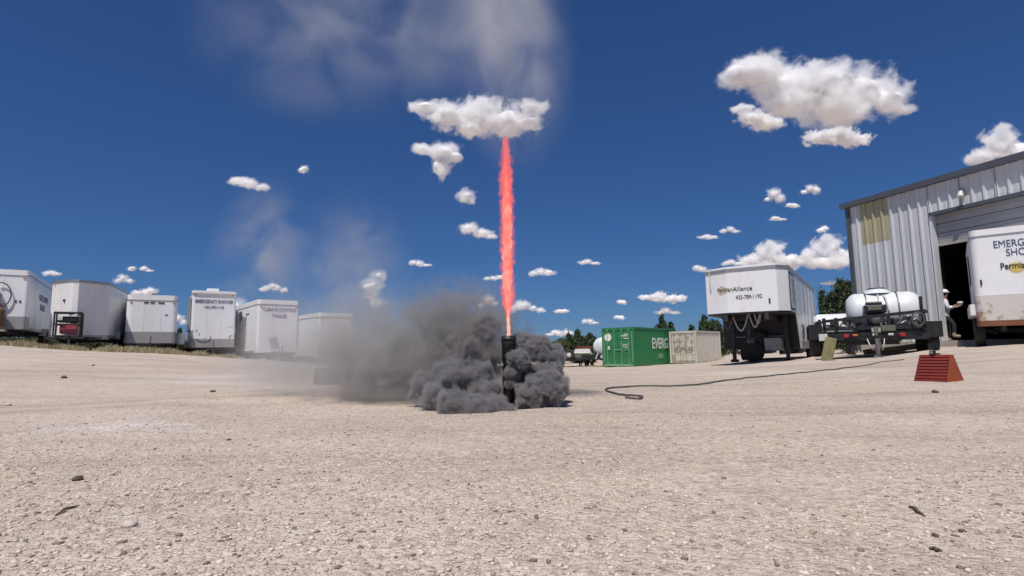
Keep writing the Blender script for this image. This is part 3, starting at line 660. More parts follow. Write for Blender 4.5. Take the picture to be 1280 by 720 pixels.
# wall light above the door
sl_ = fac_s(1228)
wl = thing('wall_light', 'small pale floodlight on the wall above the roller door', 'light', b0*1+bdir*sl_+Vector((0, 0, BZ-b0.z+EAVE-.62))-inw*iy*.04, brz)
obj('bracket', MB().box(0, -iy*.03, 0, .07, .06, .22), M['steel'], wl)
obj('lamp_shade', MB().cyl((0, -iy*.14, -.12), (0, -iy*.10, .03), .085, .05), M['rim'], wl)

# ------------------------------------------------------------------ shop trailer at the door (cut by the picture edge)
def shower2():
    rz = -R(38); p = G(1226, 12.5); w_, L = 2.2, 3.4
    off = Matrix.Rotation(rz, 3, 'Z') @ Vector((w_/2, 0, 0)); p = p+off; p.z = BZ+.0
    t = thing('shower_trailer', 'white emergency shower trailer with rusty lower edge parked before the roller door', 'trailer', p, rz)
    z0, z1 = .58, 2.62; h = w_/2
    poly = rrect(-h, h, 0, L, .14, 6)
    obj('body', MB().prism(poly, z0, z1-.16, True), M['white'], t)
    obj('trim_rail', MB().prism([(x*1.012, (y-L/2)*1.006+L/2) for x, y in poly], z1-.175, z1-.14), M['alu'], t)
    obj('roof', MB().prism([(x*.99, (y-L/2)*.995+L/2) for x, y in poly], z1-.139, z1), M['roofwhite'], t, bevel=.07, seg=4)
    m, n, l, b = mat('pale guard with rust blooms')
    tc = n.new('ShaderNodeTexCoord'); no = n.new('ShaderNodeTexNoise'); no.inputs['Scale'].default_value = 5; no.inputs['Detail'].default_value = 8; no.inputs['Roughness'].default_value = .7; l.new(tc.outputs['Object'], no.inputs['Vector'])
    sx = n.new('ShaderNodeSeparateXYZ'); l.new(tc.outputs['Object'], sx.inputs[0])
    gr = n.new('ShaderNodeMapRange'); gr.inputs['From Min'].default_value = .58; gr.inputs['From Max'].default_value = 1.15; gr.inputs['To Min'].default_value = .03; gr.inputs['To Max'].default_value = -.16; l.new(sx.outputs['Z'], gr.inputs['Value'])
    ed = n.new('ShaderNodeMapRange'); ed.inputs['From Min'].default_value = -1.12; ed.inputs['From Max'].default_value = -.80; ed.inputs['To Min'].default_value = .16; ed.inputs['To Max'].default_value = 0; l.new(sx.outputs['X'], ed.inputs['Value'])
    a1 = n.new('ShaderNodeMath'); l.new(no.outputs['Fac'], a1.inputs[0]); l.new(gr.outputs[0], a1.inputs[1])
    a2 = n.new('ShaderNodeMath'); l.new(a1.outputs[0], a2.inputs[0]); l.new(ed.outputs[0], a2.inputs[1])
    cr = n.new('ShaderNodeValToRGB'); e = cr.color_ramp.elements; e[0].position = .52; e[0].color = (.60, .57, .54, 1); e[1].position = .84; e[1].color = (.14, .045, .028, 1); k = e.new(.66); k.color = (.36, .24, .15, 1)
    l.new(a2.outputs[0], cr.inputs[0]); l.new(cr.outputs[0], b.inputs['Base Color']); b.inputs['Roughness'].default_value = .6
    obj('stone_guard', MB().prism(rrect(-h-.012, h+.012, -.014, .3, .14, 6), z0-.02, z0+.55, True), m, t)
    obj('sill_rail', MB().prism(rrect(-h-.02, h+.02, -.03, .25, .12, 6), z0-.14, z0-.025, True), M['rust'], t)
    q = MB()
    for sx_ in (-1, 1): q.box(sx_*h*.6, L/2, z0-.2, .08, L*.95, .12)
    q.box(0, 1.7, .36, w_*.9, .1, .1); obj('chassis', q, M['dark'], t)
    lettering('EMERGENCY', M['textblue'], t, (-h+.40, -.008, 2.17), .225, bold=0, sx=.76)
    lettering('SHOWER', M['textblue'], t, (-h+.60, -.008, 1.97), .225, bold=0, sx=.76)
    obj('logo', MB().prism([(.14*math.cos(a)*(1.0 if i % 2 else .66), .14*math.sin(a)*(1.0 if i % 2 else .66)) for i, a in enumerate(np.linspace(0, 2*PI, 40, endpoint=False))], 0, .003), M['sunburst'], t, loc=(-h+.75, -.004, 1.70), rot=(PI/2, 0, 0))
    lettering('PermianAlliance', M['textblack'], t, (-h+.48, -.009, 1.68), .20, bold=.003, sx=.72)
    lettering('432-789-1192', M['textblack'], t, (-h+1.02, -.008, 1.46), .15, bold=.003, sx=.9)
    lettering('R', M['textblack'], t, (-h+1.0, -.008, 1.16), .22, bold=.004)
    obj('latch', MB().box(-h+.13, -.01, 1.42, .03, .03, .12), M['dark'], t)
    # propane cylinder at the front
    for cx in (-.08, .30):
        q = MB(); q.lathe([(.02, .62), (.15, .64), (.155, .70), (.155, 1.00), (.13, 1.10), (.06, 1.15), (.05, 1.2), (.02, 1.21)], (cx, -.24, 0), 'z', 18)
        obj('gas_cylinder', q, M['roofwhite'], t)
    obj('cylinder_rack', MB().box(.15, -.24, .58, .9, .4, .06), M['rust'], t)
    # left side door with window and wheel
    d_ = obj('door', MB().box(-h-.012, .95, 1.55, .02, .7, 1.7), M['white2'], t)
    obj('window', MB().box(-h-.025, .95, 1.8, .02, .4, .7), M['glassdark'], d_)
    for yy in (1.8,):
        for sx_ in (-1, 1): wheel(t, sx_*(h-.05), yy, .33, .2, side=sx_)
    wheel(t, -h+.02, .55, .33, .2, side=-1); wheel(t, h-.02, .55, .33, .2, side=1)
    for sx_ in (-1, 1):
        q = MB(); q.prism([(sx_*(h-.2), .1), (sx_*(h+.12), .14), (sx_*(h+.12), 2.3), (sx_*(h-.2), 2.35)][::sx_], .70, .95); obj('fender', q, M['white2'], t, bevel=.03)
    return t
shower2()

# ------------------------------------------------------------------ tank trailer in front of the building
def sprayer():
    pl, pr = G(1030, 14.9), G(1162, 13.9); dv = pr-pl; rz = math.atan2(dv.y, dv.x); W = math.hypot(dv.x, dv.y); c = (pl+pr)/2
    c.z = tz(c.x, c.y)
    t = thing('tank_trailer', 'black open trailer with front rail carrying pump gear, parked beside the ribbed wall', 'trailer', c, rz)
    h = W/2; z0 = .62
    rz0 = ZP(1030, 402, 14.9)-c.z; rz1 = ZP(1160, 388, 13.9)-c.z
    obj('deck', MB().box(0, 1.9, z0, W*.98, 3.8, .08), M['dark'], t)
    q = MB()
    for x in (-h+.05, h-.05): q.box(x, 1.9, z0-.09, .09, 3.8, .16)
    q.box(0, .02, z0-.1, W, .09, .2); q.box(0, 3.78, z0-.1, W, .09, .2); q.box(0, 1.9, z0-.1, W, .08, .14); obj('chassis', q, M['black'], t)
    def tubebox(x0, y0, za, x1, y1, zb_, r=.04): return MB().tube([(x0, y0, za), (x1, y1, zb_)], r, 4, False)
    zt = (rz0+rz1)/2+.02
    obj('top_rail', tubebox(-h, -.02, rz0, h, -.02, rz1, .055), M['black'], t)
    for k, x in enumerate((-h+.05, -h*.72, -h*.35, h*.30, h-.06)): obj('rail_post', MB().box(x, -.02, (z0+zt)/2, .08, .07, zt-z0-.05), M['black'], t)
    obj('low_rail', MB().box(0, -.02, z0+.12, W, .07, .10), M['black'], t)
    for sx in (-1, 1):
        obj('side_rail', MB().tube([(sx*h, 0, (rz0 if sx < 0 else rz1)-.02), (sx*h, 3.7, zt)], .045, 4, False), M['black'], t)
        for y in (1.2, 2.4, 3.7): obj('rail_post', MB().box(sx*h, y, (z0+zt)/2, .07, .07, zt-z0), M['black'], t)
    obj('tall_stake', MB().box(h-.08, .05, rz1+.12, .07, .07, .5), M['black'], t)
    obj('diagonal_brace', MB().tube([(-h+.1, .1, rz0-.1), (-h*.4, .1, z0+.1)], .035, 4, False), M['black'], t)
    # tongue and jack
    obj('tongue', MB().tube([(-h*.5, 0, z0-.12), (0, -1.25, z0-.14)], .05, 4, False).tube([(h*.5, 0, z0-.12), (0, -1.25, z0-.14)], .05, 4, False), M['black'], t)
    obj('jack', MB().cyl((-.05, -.9, .02), (-.05, -.9, z0+.12), .045).box(-.05, -.9, .02, .18, .18, .04), M['steel'], t)
    for x0 in (-.22, .2): obj('safety_chain', MB().tube([(x0*(1-s)*.9, -.35-.5*s, z0-.15-.3*math.sin(PI*s)) for s in np.linspace(0, 1, 9)], .018, 6), M['steel'], t)
    # pump, engine, reel
    obj('engine', MB().box(.12, .45, z0+.62, .5, .4, .22).box(.10, .4, z0+.76, .36, .3, .1), M['black'], t, bevel=.03)
    obj('engine_label', MB().box(.10, .192, z0+.64, .30, .01, .10), M['olive'], t)
    rl = obj('hose_reel', MB().lathe([(.04, -.16), (.24, -.16), (.24, -.13), (.14, -.12), (.14, .12), (.24, .13), (.24, .16), (.04, .16)], (.12, .42, z0+.30), 'x', 22), M['dark'], t)
    obj('hose', MB().lathe([(.15, -.11), (.20, -.10), (.20, .10), (.15, .11)], (.12, .42, z0+.30), 'x', 20), M['hose'], rl)
    for x, z, r in ((-.55, .32, .12), (-.48, .18, .09), (.72, .34, .10), (.86, .26, .09), (.62, .2, .07)):
        obj('pump', MB().cyl((x, .25, z0+z), (x, .5, z0+z), r, r*.8).tube([(x, .22, z0+z), (x+.12, .2, z0+z+.08), (x+.2, .22, z0+z-.08)], .025, 6), M['steel'], t)
    for x, m_ in ((-.42, M['amber']), (.02, M['rim']), (.36, M['rim']), (.60, M['redlens']), (-.62, M['redlens'])):
        obj('lamp', MB().box(x, -.08, z0-.08, .12, .05, .09), m_, t, bevel=.01)
    obj('number_plate', MB().box(.32, -.09, z0+.10, .3, .012, .15), M['olive'], t)
    obj('number_plate', MB().box(.05, -.09, z0+.06, .2, .012, .12), M['wood'], t)
    obj('side_lamp', MB().box(-h+.0, -.06, z0-.1, .2, .05, .18), M['rim'], t)
    obj('hose_coil', MB().tube([(h-.16, .12+.015*a, (z0+zt)/2+.06+.17*math.sin(a)) if False else (h-.20+.13*math.cos(a), -.09-.004*a, (z0+zt)/2+.08+.17*math.sin(a)) for a in np.linspace(0, 4*PI, 40)], .02, 6), M['hose'], t)
    for x, dx, dz in ((-.75, .35, .22), (-.30, -.3, .3), (.55, .4, .26), (.35, -.2, .18)): obj('hose', MB().tube([(x+dx*s_, .1+.15*math.sin(5*s_), z0+.12+dz*math.sin(PI*s_)) for s_ in np.linspace(0, 1, 10)], .022, 6), M['hose'], t)
    for x, zz, w2, h2 in ((-.30, .30, .16, .2), (-.85, .20, .2, .24), (.42, .22, .12, .3)): obj('valve_box', MB().box(x, .18, z0+zz, w2, .16, h2), M['dark'], t, bevel=.015)
    obj('storage_box', MB().box(0, .6, .42, W*.5, .8, .22), M['black'], t)
    for sx in (-1, 1):
        for y in (.62, 1.62): wheel(t, sx*(h+.16), y, .36, .24, side=sx, rim=M['dark'])
        obj('fender', MB().box(sx*(h+.16), 1.12, .84, .32, 2.1, .05).box(sx*(h+.16), .10, .66, .32, .05, .38).box(sx*(h+.16), 2.14, .66, .32, .05, .38), M['black'], t)
    # the poly tank
    tk = thing('water_tank', 'white ribbed plastic tank strapped across the black trailer', 'tank', c+Matrix.Rotation(rz, 3, 'Z') @ Vector((.40, 1.15, z0+.05)), rz)
    zr = .50; ztp = ZP(1100, 362, 14.6)-c.z-z0-.05
    r_ = ztp/2
    prof = [(.05, -.86), (r_*.70, -.85), (r_*.93, -.74), (r_, -.66), (r_, -.22), (r_*.975, -.19), (r_, -.16), (r_, .26), (r_*.975, .29), (r_, .32), (r_, .62), (r_*.9, .74), (r_*.62, .88), (.05, .90)]
    obj('shell', MB().lathe(prof, (0, 0, r_), 'x', 32), M['poly'], tk)
    obj('lid', MB().cyl((-.12, 0, 2*r_-.03), (-.12, 0, 2*r_+.07), .36, .26, 22).cyl((-.12, 0, 2*r_+.07), (-.12, 0, 2*r_+.10), .2, .2, 22), M['poly'], tk)
    obj('lid_ring', MB().lathe([(.17, 2*r_+.10), (.2, 2*r_+.10), (.2, 2*r_+.13), (.17, 2*r_+.13)], (-.12, 0, 0), 'z', 20), M['dark'], tk)
    for x in (-.42, .30): obj('strap', MB().tube([(x, (r_+.012)*math.cos(a), r_+(r_+.012)*math.sin(a)) for a in np.linspace(-.4, PI+.4, 26)], .02, 6), M['steel'], tk)
    obj('pipe', MB().tube([(-.12, -.05, 2*r_+.05), (-.14, -.45, 2*r_-.15), (-.2, -r_-.04, r_)], .022, 6).tube([(-.06, -.05, 2*r_+.05), (.02, -.5, 2*r_-.2), (.06, -r_-.04, r_)], .022, 6), M['palehose'], tk)
    obj('cradle', MB().box(-.5, 0, .06, .12, r_*1.6, .14).box(.5, 0, .06, .12, r_*1.6, .14), M['black'], tk)
    # chock board leaning on the wheel, timbers behind
    p_ = G(1036, 14.3); o = obj('timber_block', MB().box(0, 0, .28, .26, .14, .60, Matrix.Rotation(R(14), 3, 'Y')), M['yellowwood'], loc=p_, rot=(0, 0, rz), bevel=.015); tag(o, 'mossy yellow timber block leaning against the tank trailer wheel', 'timber')
    for (xa, xb, y_, d0, d1, lab) in ((1080, 1128, .10, 17.3, 17.0, 'pale squared timber on the ground under the tank trailer'), (1122, 1166, .12, 16.2, 15.6, 'white painted timber end by the foot of the ribbed wall')):
        a, b_ = G(xa, d0), G(xb, d1); dd = b_-a; mid = (a+b_)/2
        o = obj('timber', MB().box(0, 0, .11, dd.length, .18, .16), M['wood'], loc=mid, rot=(0, -math.asin(max(-1, min(1, dd.z/dd.length))), math.atan2(dd.y, dd.x)), bevel=.01); tag(o, lab, 'timber')
sprayer()
# white tank behind, seen between gooseneck and tank trailer
p = G(1046, 22.5); wt = thing('water_tank', 'second white tank half hidden behind the black trailer rail', 'tank', p, -R(20))
obj('shell', MB().lathe([(.05, -.75), (.42, -.74), (.52, -.6), (.52, .6), (.42, .74), (.05, .75)], (0, 0, 1.15), 'x', 24), M['poly'], wt)
obj('cradle', MB().box(-.5, 0, .35, .12, .9, .7).box(.5, 0, .35, .12, .9, .7).box(0, 0, .62, 1.4, .12, .1), M['dark'], wt)

# ------------------------------------------------------------------ shipping containers
def container(name, label, corner_px, d, axis_deg, w_, L, hgt, body, bar, door_labels):
    cpt = G(corner_px, d); a = R(axis_deg); rz = -a            # local y = axis to the rear
    c = cpt-Matrix.Rotation(rz, 3, 'Z') @ Vector((w_/2, 0, 0)); c.z = tz(cpt.x, cpt.y)+.02
    t = thing(name, label, 'container', c, rz); h = w_/2
    q = MB(); 
    for sx in (-1, 1):
        n = int(L/.28); pts = []
        for k in range(n):
            y = .1+(L-.2)*k/n; s_ = (L-.2)/n
            pts += [(y, 0), (y+s_*.36, 0), (y+s_*.5, -.035), (y+s_*.86, -.035)]
        pts.append((L-.1, 0))
        f = [(sx*(h-.012+o_), y, .16) for y, o_ in pts]; g_ = [(sx*(h-.012+o_), y, hgt-.1) for y, o_ in pts]; nn = len(f)
        o = obj('side_wall', MB().add(f+g_, [(i, i+1, nn+i+1, nn+i)[::sx] for i in range(nn-1)]), body, t)
        obj('top_rail', MB().box(sx*(h-.03), L/2, hgt-.06, .07, L-.02, .115), body, t)
        obj('bottom_rail', MB().box(sx*(h-.03), L/2, .09, .07, L-.02, .15), body, t)
        for yy in (.05, L-.05): obj('corner_post', MB().box(sx*(h-.055), yy, hgt/2, .125, .125, hgt), body, t)
    obj('roof', MB().box(0, L/2, hgt-.03, w_-.15, L-.1, .04), body, t)
    obj('floor', MB().box(0, L/2, .12, w_-.15, L-.1, .06), M['dark'], t)
    obj('rear_wall', MB().box(0, L-.06, hgt/2, w_-.25, .04, hgt-.2), body, t)
    obj('door_header', MB().box(0, .05, hgt-.08, w_-.26, .1, .15), body, t); obj('door_sill', MB().box(0, .05, .08, w_-.26, .1, .14), bar, t)
    dw = (w_-.27)/2
    for sx in (-1, 1):
        cx = sx*(dw/2+.004); q = MB(); z0, z1 = .17, hgt-.17; n = 4
        q.box(cx, .055, (z0+z1)/2, dw-.01, .03, z1-z0)
        for k in range(n+1): q.box(cx, .034, z0+.03+(z1-z0-.06)*k/n, dw-.012, .02, .07)
        dd = obj('door', q, body, t)
        for bx in (-.24, .26):
            q = MB(); q.cyl((cx+bx*dw, -.005, .10), (cx+bx*dw, -.005, hgt-.10), .022, n=8)
            for zz in (.2, .95, 1.5, hgt-.2): q.box(cx+bx*dw, .004, zz, .12, .04, .06)
            obj('lock_rod', q, bar, dd)
            obj('handle', MB().box(cx+bx*dw-.12*sx, -.03, 1.12, .34, .025, .05), bar, dd)
        obj('hinge_strip', MB().box(sx*(dw-.01), .018, hgt/2, .05, .04, hgt*.8), bar, dd)
    for (x, z, sx, sz) in door_labels: obj('marking', MB().box(x, .014, z, sx, .006, sz), M['textwhite'] if body is M['green'] else bar, t)
    return t
gc = container('shipping_container', 'green steel shipping container with white lettering on its long side', 793, 37, 40.5, 2.44, 6.1, 2.6, M['green'], M['greenbar'],
               [(.48, 2.02, .5, .06), (.62, 1.85, .4, .05), (.62, 2.12, .3, .05), (.55, 1.45, .4, .03), (.55, 1.35, .45, .03), (.55, 1.25, .35, .03), (-.72, 1.25, .14, .2)])
obj('round_decal', MB().cyl((-.76, .018, 1.95), (-.76, .012, 1.95), .27, n=24), M['textwhite'], gc)
lettering('EVERG', M['textwhite'], gc, (1.226, 2.55, 1.18), 1.02, rot=(PI/2, 0, PI/2), bold=.03, sx=.86)
obj('vent_plate', MB().box(1.214, 3.9, .62, .012, .75, .34), M['greenbar'], gc)
container('shipping_container', 'cream shipping container with streaks of rust, shut doors, beside the green one', 871, 39, 41.3, 2.0, 4.4, 2.26, M['cream'], M['creambar'],
          [(.3, 1.8, .3, .2), (-.35, 1.6, .26, .2), (-.35, 1.2, .24, .2), (.35, .85, .5, .18), (-.7, .42, .24, .26), (-.35, .85, .5, .12), (.2, 1.3, .2, .2)])

# ------------------------------------------------------------------ far vehicles left of the green container
p = G(716, 41); ft = thing('flatbed_trailer', 'dull green flatbed trailer with spare wheel on its end, beyond the smoke', 'trailer', p, -R(6))
obj('deck', MB().box(.2, .8, .92, 2.7, 2.4, .1), M['olive'], ft); obj('headboard', MB().box(.2, -.42, .72, 2.7, .07, .32), M['olive'], ft)
for x in (-.9, 1.3): obj('post', MB().box(x, -.45, .7, .12, .1, .7), M['wood'], ft)
for sx in (-1, 1):
    for yy in (.5, 1.4): wheel(ft, .2+sx*1.2, yy, .36, .22, side=sx)
sp = obj('spare_wheel', MB().lathe([(.2, -.1), (.36, -.11), (.42, -.06), (.42, .06), (.36, .11), (.2, .1)], (-.28, -.6, .86), 'y', 22), M['rubber'], ft)
obj('rim', MB().lathe([(.01, -.1), (.14, -.11), (.23, -.06), (.23, .06)], (-.28, -.6, .86), 'y', 18), M['rim'], sp)
obj('chassis', MB().box(.2, .8, .55, 1.2, 2.6, .18).box(.2, -.3, .5, 2.3, .12, .14), M['dark'], ft)
p = G(733, 40.5); rh = thing('rusty_hopper', 'rust brown steel hopper standing behind the flatbed trailer', 'hopper', p+Vector((0, 1.5, 0)), .1)
obj('bin', MB().loft([[(-.3, -.3, .75), (.3, -.3, .75), (.3, .3, .75), (-.3, .3, .75)], [(-.62, -.5, 1.5), (.62, -.5, 1.5), (.62, .5, 1.5), (-.62, .5, 1.5)]], False), M['rust'], rh)
for sx in (-1, 1):
    for sy in (-1, 1): obj('leg', MB().box(sx*.28, sy*.28, .38, .08, .08, .76), M['rust'], rh)
p = G(749, 40.5); tt = thing('tank_truck', 'white round tank on a dark trailer bed beside the green container', 'tank', p, -R(12))
obj('tank', MB().lathe([(.05, -.02), (.45, 0), (.66, .12), (.70, .3), (.70, 2.4), (.6, 2.55), (.05, 2.6)], (.25, 0, 1.42), 'y', 26), M['poly'], tt)
obj('bed', MB().box(-.1, 1.0, .74, 2.3, 2.6, .2).box(-.1, -.35, .70, 2.3, .1, .36), M['black'], tt)
obj('pipe', MB().tube([(-.05, -.42, 1.0), (-.22, -.45, .55)], .06, 6), M['palehose'], tt); obj('lamp_plate', MB().box(.32, -.42, .72, .42, .03, .22), M['rim'], tt)
for sx in (-1, 1): wheel(tt, sx*.9-.1, .6, .36, .24, side=sx)
obj('cab', MB().loft([[(-1.9, .2, .5), (-.6, .2, .5), (-.6, 1.9, .5), (-1.9, 1.9, .5)], [(-1.9, .2, 1.0), (-.6, .2, 1.0), (-.6, 1.9, 1.0), (-1.9, 1.9, 1.0)], [(-1.8, .5, 1.3), (-.7, .5, 1.3), (-.7, 1.6, 1.3), (-1.8, 1.6, 1.3)]], False), M['plate'], tt, bevel=.05)

# ------------------------------------------------------------------ red block with camera, second block in the smoke
def ribbed_block(px, pyb, wpx, hpx, rz, lab, dark=False):
    p = ground_at(px, pyb); d = (p-CAM).dot(_f); W = wpx*d/F; H = hpx*d/F; D = W*1.05
    p = p+Vector((0, D*.35, 0)); p.z = gz(p.x, p.y)-.004
    t = thing('ribbed_block', lab, 'wheel block', p, rz)
    body = M['trim'] if dark else M['red']; end = M['trim'] if dark else M['orange']  # core and ends are brighter and more orange than the ribs
    hw, hd, td = W/2, D/2, D*.07
    tw = W*.46
    # sloped front and back faces carry horizontal ribs; sloped ends
    q = MB(); q.loft([[(-hw, -hd, 0), (hw, -hd, 0), (hw, hd, 0), (-hw, hd, 0)], [(-tw, -td, H), (tw, -td, H), (tw, td, H), (-tw, td, H)]], False); obj('core', q, end, t, bevel=H*.02)
    for s_ in (-1, 1):
        for k in range(9):
            f0 = (k+.12)/9; f1 = (k+.78)/9
            def pt(x, f): return (x*((hw)*(1-f)+tw*f)*.985, s_*((hd)*(1-f)+td*f), H*f)
            o_ = s_*H*.035
            a = [pt(-1, f0), pt(1, f0), pt(1, f1), pt(-1, f1)]; b_ = [(x, y+o_, z+H*.012) for x, y, z in a]
            q = MB(); q.loft([a, b_] if s_ < 0 else [a[::-1], b_[::-1]], False); obj('rib', q, body, t)
    return t, p, H
tb, pb, HB = ribbed_block(1184, 477, 38, 34, R(-62), 'red ribbed wheel block with orange end and small camera on top')
ac = thing('action_camera', 'small black action camera on a mount atop the red block', 'camera', pb+Vector((-.012, 0, HB+.001)), R(-10))
s = HB/.22
obj('mount', MB().box(0, 0, .006*s, .06*s, .05*s, .012*s).cyl((0, 0, .01*s), (0, 0, .032*s), .010*s).box(-.022*s, 0, .022*s, .03*s, .014*s, .012*s), M['camblack'], ac)
obj('body', MB().box(0, 0, .062*s, .068*s, .034*s, .058*s), M['camblack'], ac, bevel=.006*s)
obj('lens', MB().cyl((.012*s, -.017*s, .067*s), (.012*s, -.026*s, .067*s), .015*s, n=18), M['lens'], ac)
ribbed_block(405, 481, 33, 21, R(20), 'dark block with sloping sides seen through the smoke', True)

# ------------------------------------------------------------------ cable across the yard
pts_px = [(782, 498.5), (797, 500), (803, 498), (799, 496.5), (780, 495), (764, 491.5), (757, 488.5), (765, 486), (790, 484.2), (812, 483.5), (835, 484), (860, 482.5), (885, 480), (905, 476.5), (930, 473.5), (960, 471), (1000, 467), (1040, 463), (1075, 458.5), (1100, 453.5), (1130, 450)]
hp = [ground_at(*q_) for q_ in pts_px]
def catmull(P_, n=6):
    out = []
    for i in range(len(P_)-1):
        a, b, c, d_ = P_[max(i-1, 0)], P_[i], P_[i+1], P_[min(i+2, len(P_)-1)]
        for k in range(n):
            t = k/n; out.append(.5*((2*b)+(c-a)*t+(2*a-5*b+4*c-d_)*t*t+(3*b-a-3*c+d_)*t**3))
    return out+[P_[-1]]
cp = [Vector((q_.x, q_.y, gz(q_.x, q_.y)+.009)) for q_ in catmull(hp)]
o = obj('cable', MB().tube([q_-cp[0] for q_ in cp], .0068, 8), M['hose'], loc=cp[0]); tag(o, 'long black cable snaking across the gravel from a bent loose end', 'cable')

# ------------------------------------------------------------------ launcher
DL = 3.2
lp = ground_at(637, 508); DL = (lp-CAM).dot(_f); k = DL/F
la = thing('flare_launcher', 'upright black steel tube on a plate foot, firing a red flame', 'launcher', lp, 0)
H = 88*k; r_ = 8.6*k
obj('tube', MB().lathe([(r_*.8, .02), (r_, .022), (r_, H*.86), (r_*1.06, H*.87), (r_*1.06, H), (r_*.72, H), (r_*.70, H*.8), (.004, H*.8)], (0, 0, 0), 'z', 28), M['tubesteel'], la)
obj('cap_ring', MB().lathe([(r_*1.06, H*.93), (r_*1.13, H*.935), (r_*1.13, H*.965), (r_*1.06, H*.97)], (0, 0, 0), 'z', 28), M['tubesteel'], la)
obj('rail', MB().box(-8.8*k, -3*k, H*.33, 2.0*k, 2.0*k, H*.62), M['steel'], la)
obj('clamp_bar', MB().box(-11*k, -4*k, 51*k, 8.5*k, 3*k, 3*k), M['steel'], la, bevel=.3*k)
obj('clamp_bar', MB().box(1*k, -9*k, 3.6*k, 22*k, 3*k, 3.4*k, Matrix.Rotation(R(7), 3, 'Y')), M['steel'], la, bevel=.3*k)
obj('foot_plate', MB().box(0, 0, .006, 26*k, 22*k, .010), M['tubesteel'], la)

# ------------------------------------------------------------------ flame
def flame():
    zt = lp.z+H*.97
    def prof(y):                                   # half width in photo px against image row
        return np.interp(y, [170, 174, 180, 188, 194, 205, 230, 300, 350, 366, 378, 388, 405, 418], [1.6, 3.2, 5.0, 5.0, 7.4, 9.2, 9.6, 10.6, 10.4, 9.0, 6.0, 2.6, 1.8, 1.6])
    ys = np.linspace(419, 170, 150)
    t = thing('flame', 'tall narrow column of pink red flame rising from the black tube', 'flame', Vector((lp.x, lp.y, zt)))
    def ring(scale, seed, amp, n=20, lo=0, hi=999):
        rings = []
        for y in ys:
            if y < lo or y > hi: continue
            z = (419-y)*k*1.065
            c = Vector((mnoise.noise(Vector((z*5, seed, 0)))*1.2*k, mnoise.noise(Vector((z*5, 0, seed)))*1.2*k, z))
            hw = prof(y)*k*scale*(min(1, .03+(y-lo)/60) if lo else 1)
            rr = []
            for i in range(n):
                a = 2*PI*i/n; q_ = Vector((math.cos(a), math.sin(a), z*14+seed))
                e = 1+amp*mnoise.noise(q_*1.7)+amp*.8*mnoise.noise(Vector((math.cos(a)*2.2, math.sin(a)*2.2, z*42+seed*2)))
                rr.append(c+Vector((math.cos(a)*hw*e, math.sin(a)*hw*e, 0)))
            rings.append(rr)
        return MB().loft(rings)
    m, n, l, b = mat('pink flame core'); n.remove(b)
    tc = n.new('ShaderNodeTexCoord'); no = n.new('ShaderNodeTexNoise'); no.inputs['Scale'].default_value = 15; no.inputs['Detail'].default_value = 5; l.new(tc.outputs['Object'], no.inputs['Vector'])
    cr = n.new('ShaderNodeValToRGB'); e = cr.color_ramp.elements; e[0].position = .32; e[0].color = (1, .20, .17, 1); e[1].position = .66; e[1].color = (1, .46, .40, 1); l.new(no.outputs['Fac'], cr.inputs[0])
    em = n.new('ShaderNodeEmission'); l.new(cr.outputs[0], em.inputs['Color']); em.inputs['Strength'].default_value = 1.0
    l.new(em.outputs[0], n['Material Output'].inputs['Surface'])
    obj('core', ring(.50, 3, .55, lo=205, hi=384), m, t)
    m, n, l, b = mat('ragged red flame'); n.remove(b)
    tc = n.new('ShaderNodeTexCoord'); mp = n.new('ShaderNodeMapping'); mp.inputs['Scale'].default_value = (1, 1, .62); l.new(tc.outputs['Object'], mp.inputs['Vector'])
    no = n.new('ShaderNodeTexNoise'); no.inputs['Scale'].default_value = 34; no.inputs['Detail'].default_value = 5; no.inputs['Roughness'].default_value = .65; no.inputs['Distortion'].default_value = .6; l.new(mp.outputs[0], no.inputs['Vector'])
    sx = n.new('ShaderNodeSeparateXYZ'); l.new(tc.outputs['Object'], sx.inputs[0]); cb = n.new('ShaderNodeCombineXYZ'); l.new(sx.outputs['X'], cb.inputs['X']); l.new(sx.outputs['Y'], cb.inputs['Y'])
    ln = n.new('ShaderNodeVectorMath'); ln.operation = 'LENGTH'; l.new(cb.outputs[0], ln.inputs[0])
    ra = n.new('ShaderNodeMath'); ra.operation = 'MULTIPLY_ADD'; ra.inputs[1].default_value = -.40/(10*k); ra.inputs[2].default_value = .30; l.new(ln.outputs['Value'], ra.inputs[0])
    ad = n.new('ShaderNodeMath'); l.new(ra.outputs[0], ad.inputs[0]); l.new(no.outputs['Fac'], ad.inputs[1])
    mr = n.new('ShaderNodeMapRange'); mr.interpolation_type = 'SMOOTHSTEP'; mr.inputs['From Min'].default_value = .42; mr.inputs['From Max'].default_value = .66
    zf = n.new('ShaderNodeMapRange'); zf.inputs['From Min'].default_value = 205*k*1.065; zf.inputs['From Max'].default_value = 249*k*1.065; zf.inputs['To Min'].default_value = 0; zf.inputs['To Max'].default_value = -.17; l.new(sx.outputs['Z'], zf.inputs['Value'])
    a3 = n.new('ShaderNodeMath'); l.new(ad.outputs[0], a3.inputs[0]); l.new(zf.outputs[0], a3.inputs[1]); l.new(a3.outputs[0], mr.inputs['Value'])
    de = n.new('ShaderNodeMath'); de.operation = 'MULTIPLY'; de.inputs[1].default_value = 34; l.new(mr.outputs[0], de.inputs[0])
    es = n.new('ShaderNodeMath'); es.operation = 'MULTIPLY'; es.inputs[1].default_value = 40; l.new(mr.outputs[0], es.inputs[0])
    em = n.new('ShaderNodeVolumePrincipled'); em.inputs['Color'].default_value = (0, 0, 0, 1); em.inputs['Emission Color'].default_value = (1, .155, .125, 1); l.new(de.outputs[0], em.inputs['Density']); l.new(es.outputs[0], em.inputs['Emission Strength'])
    l.new(em.outputs[0], n['Material Output'].inputs['Volume']); m.cycles.volume_step_rate = .08
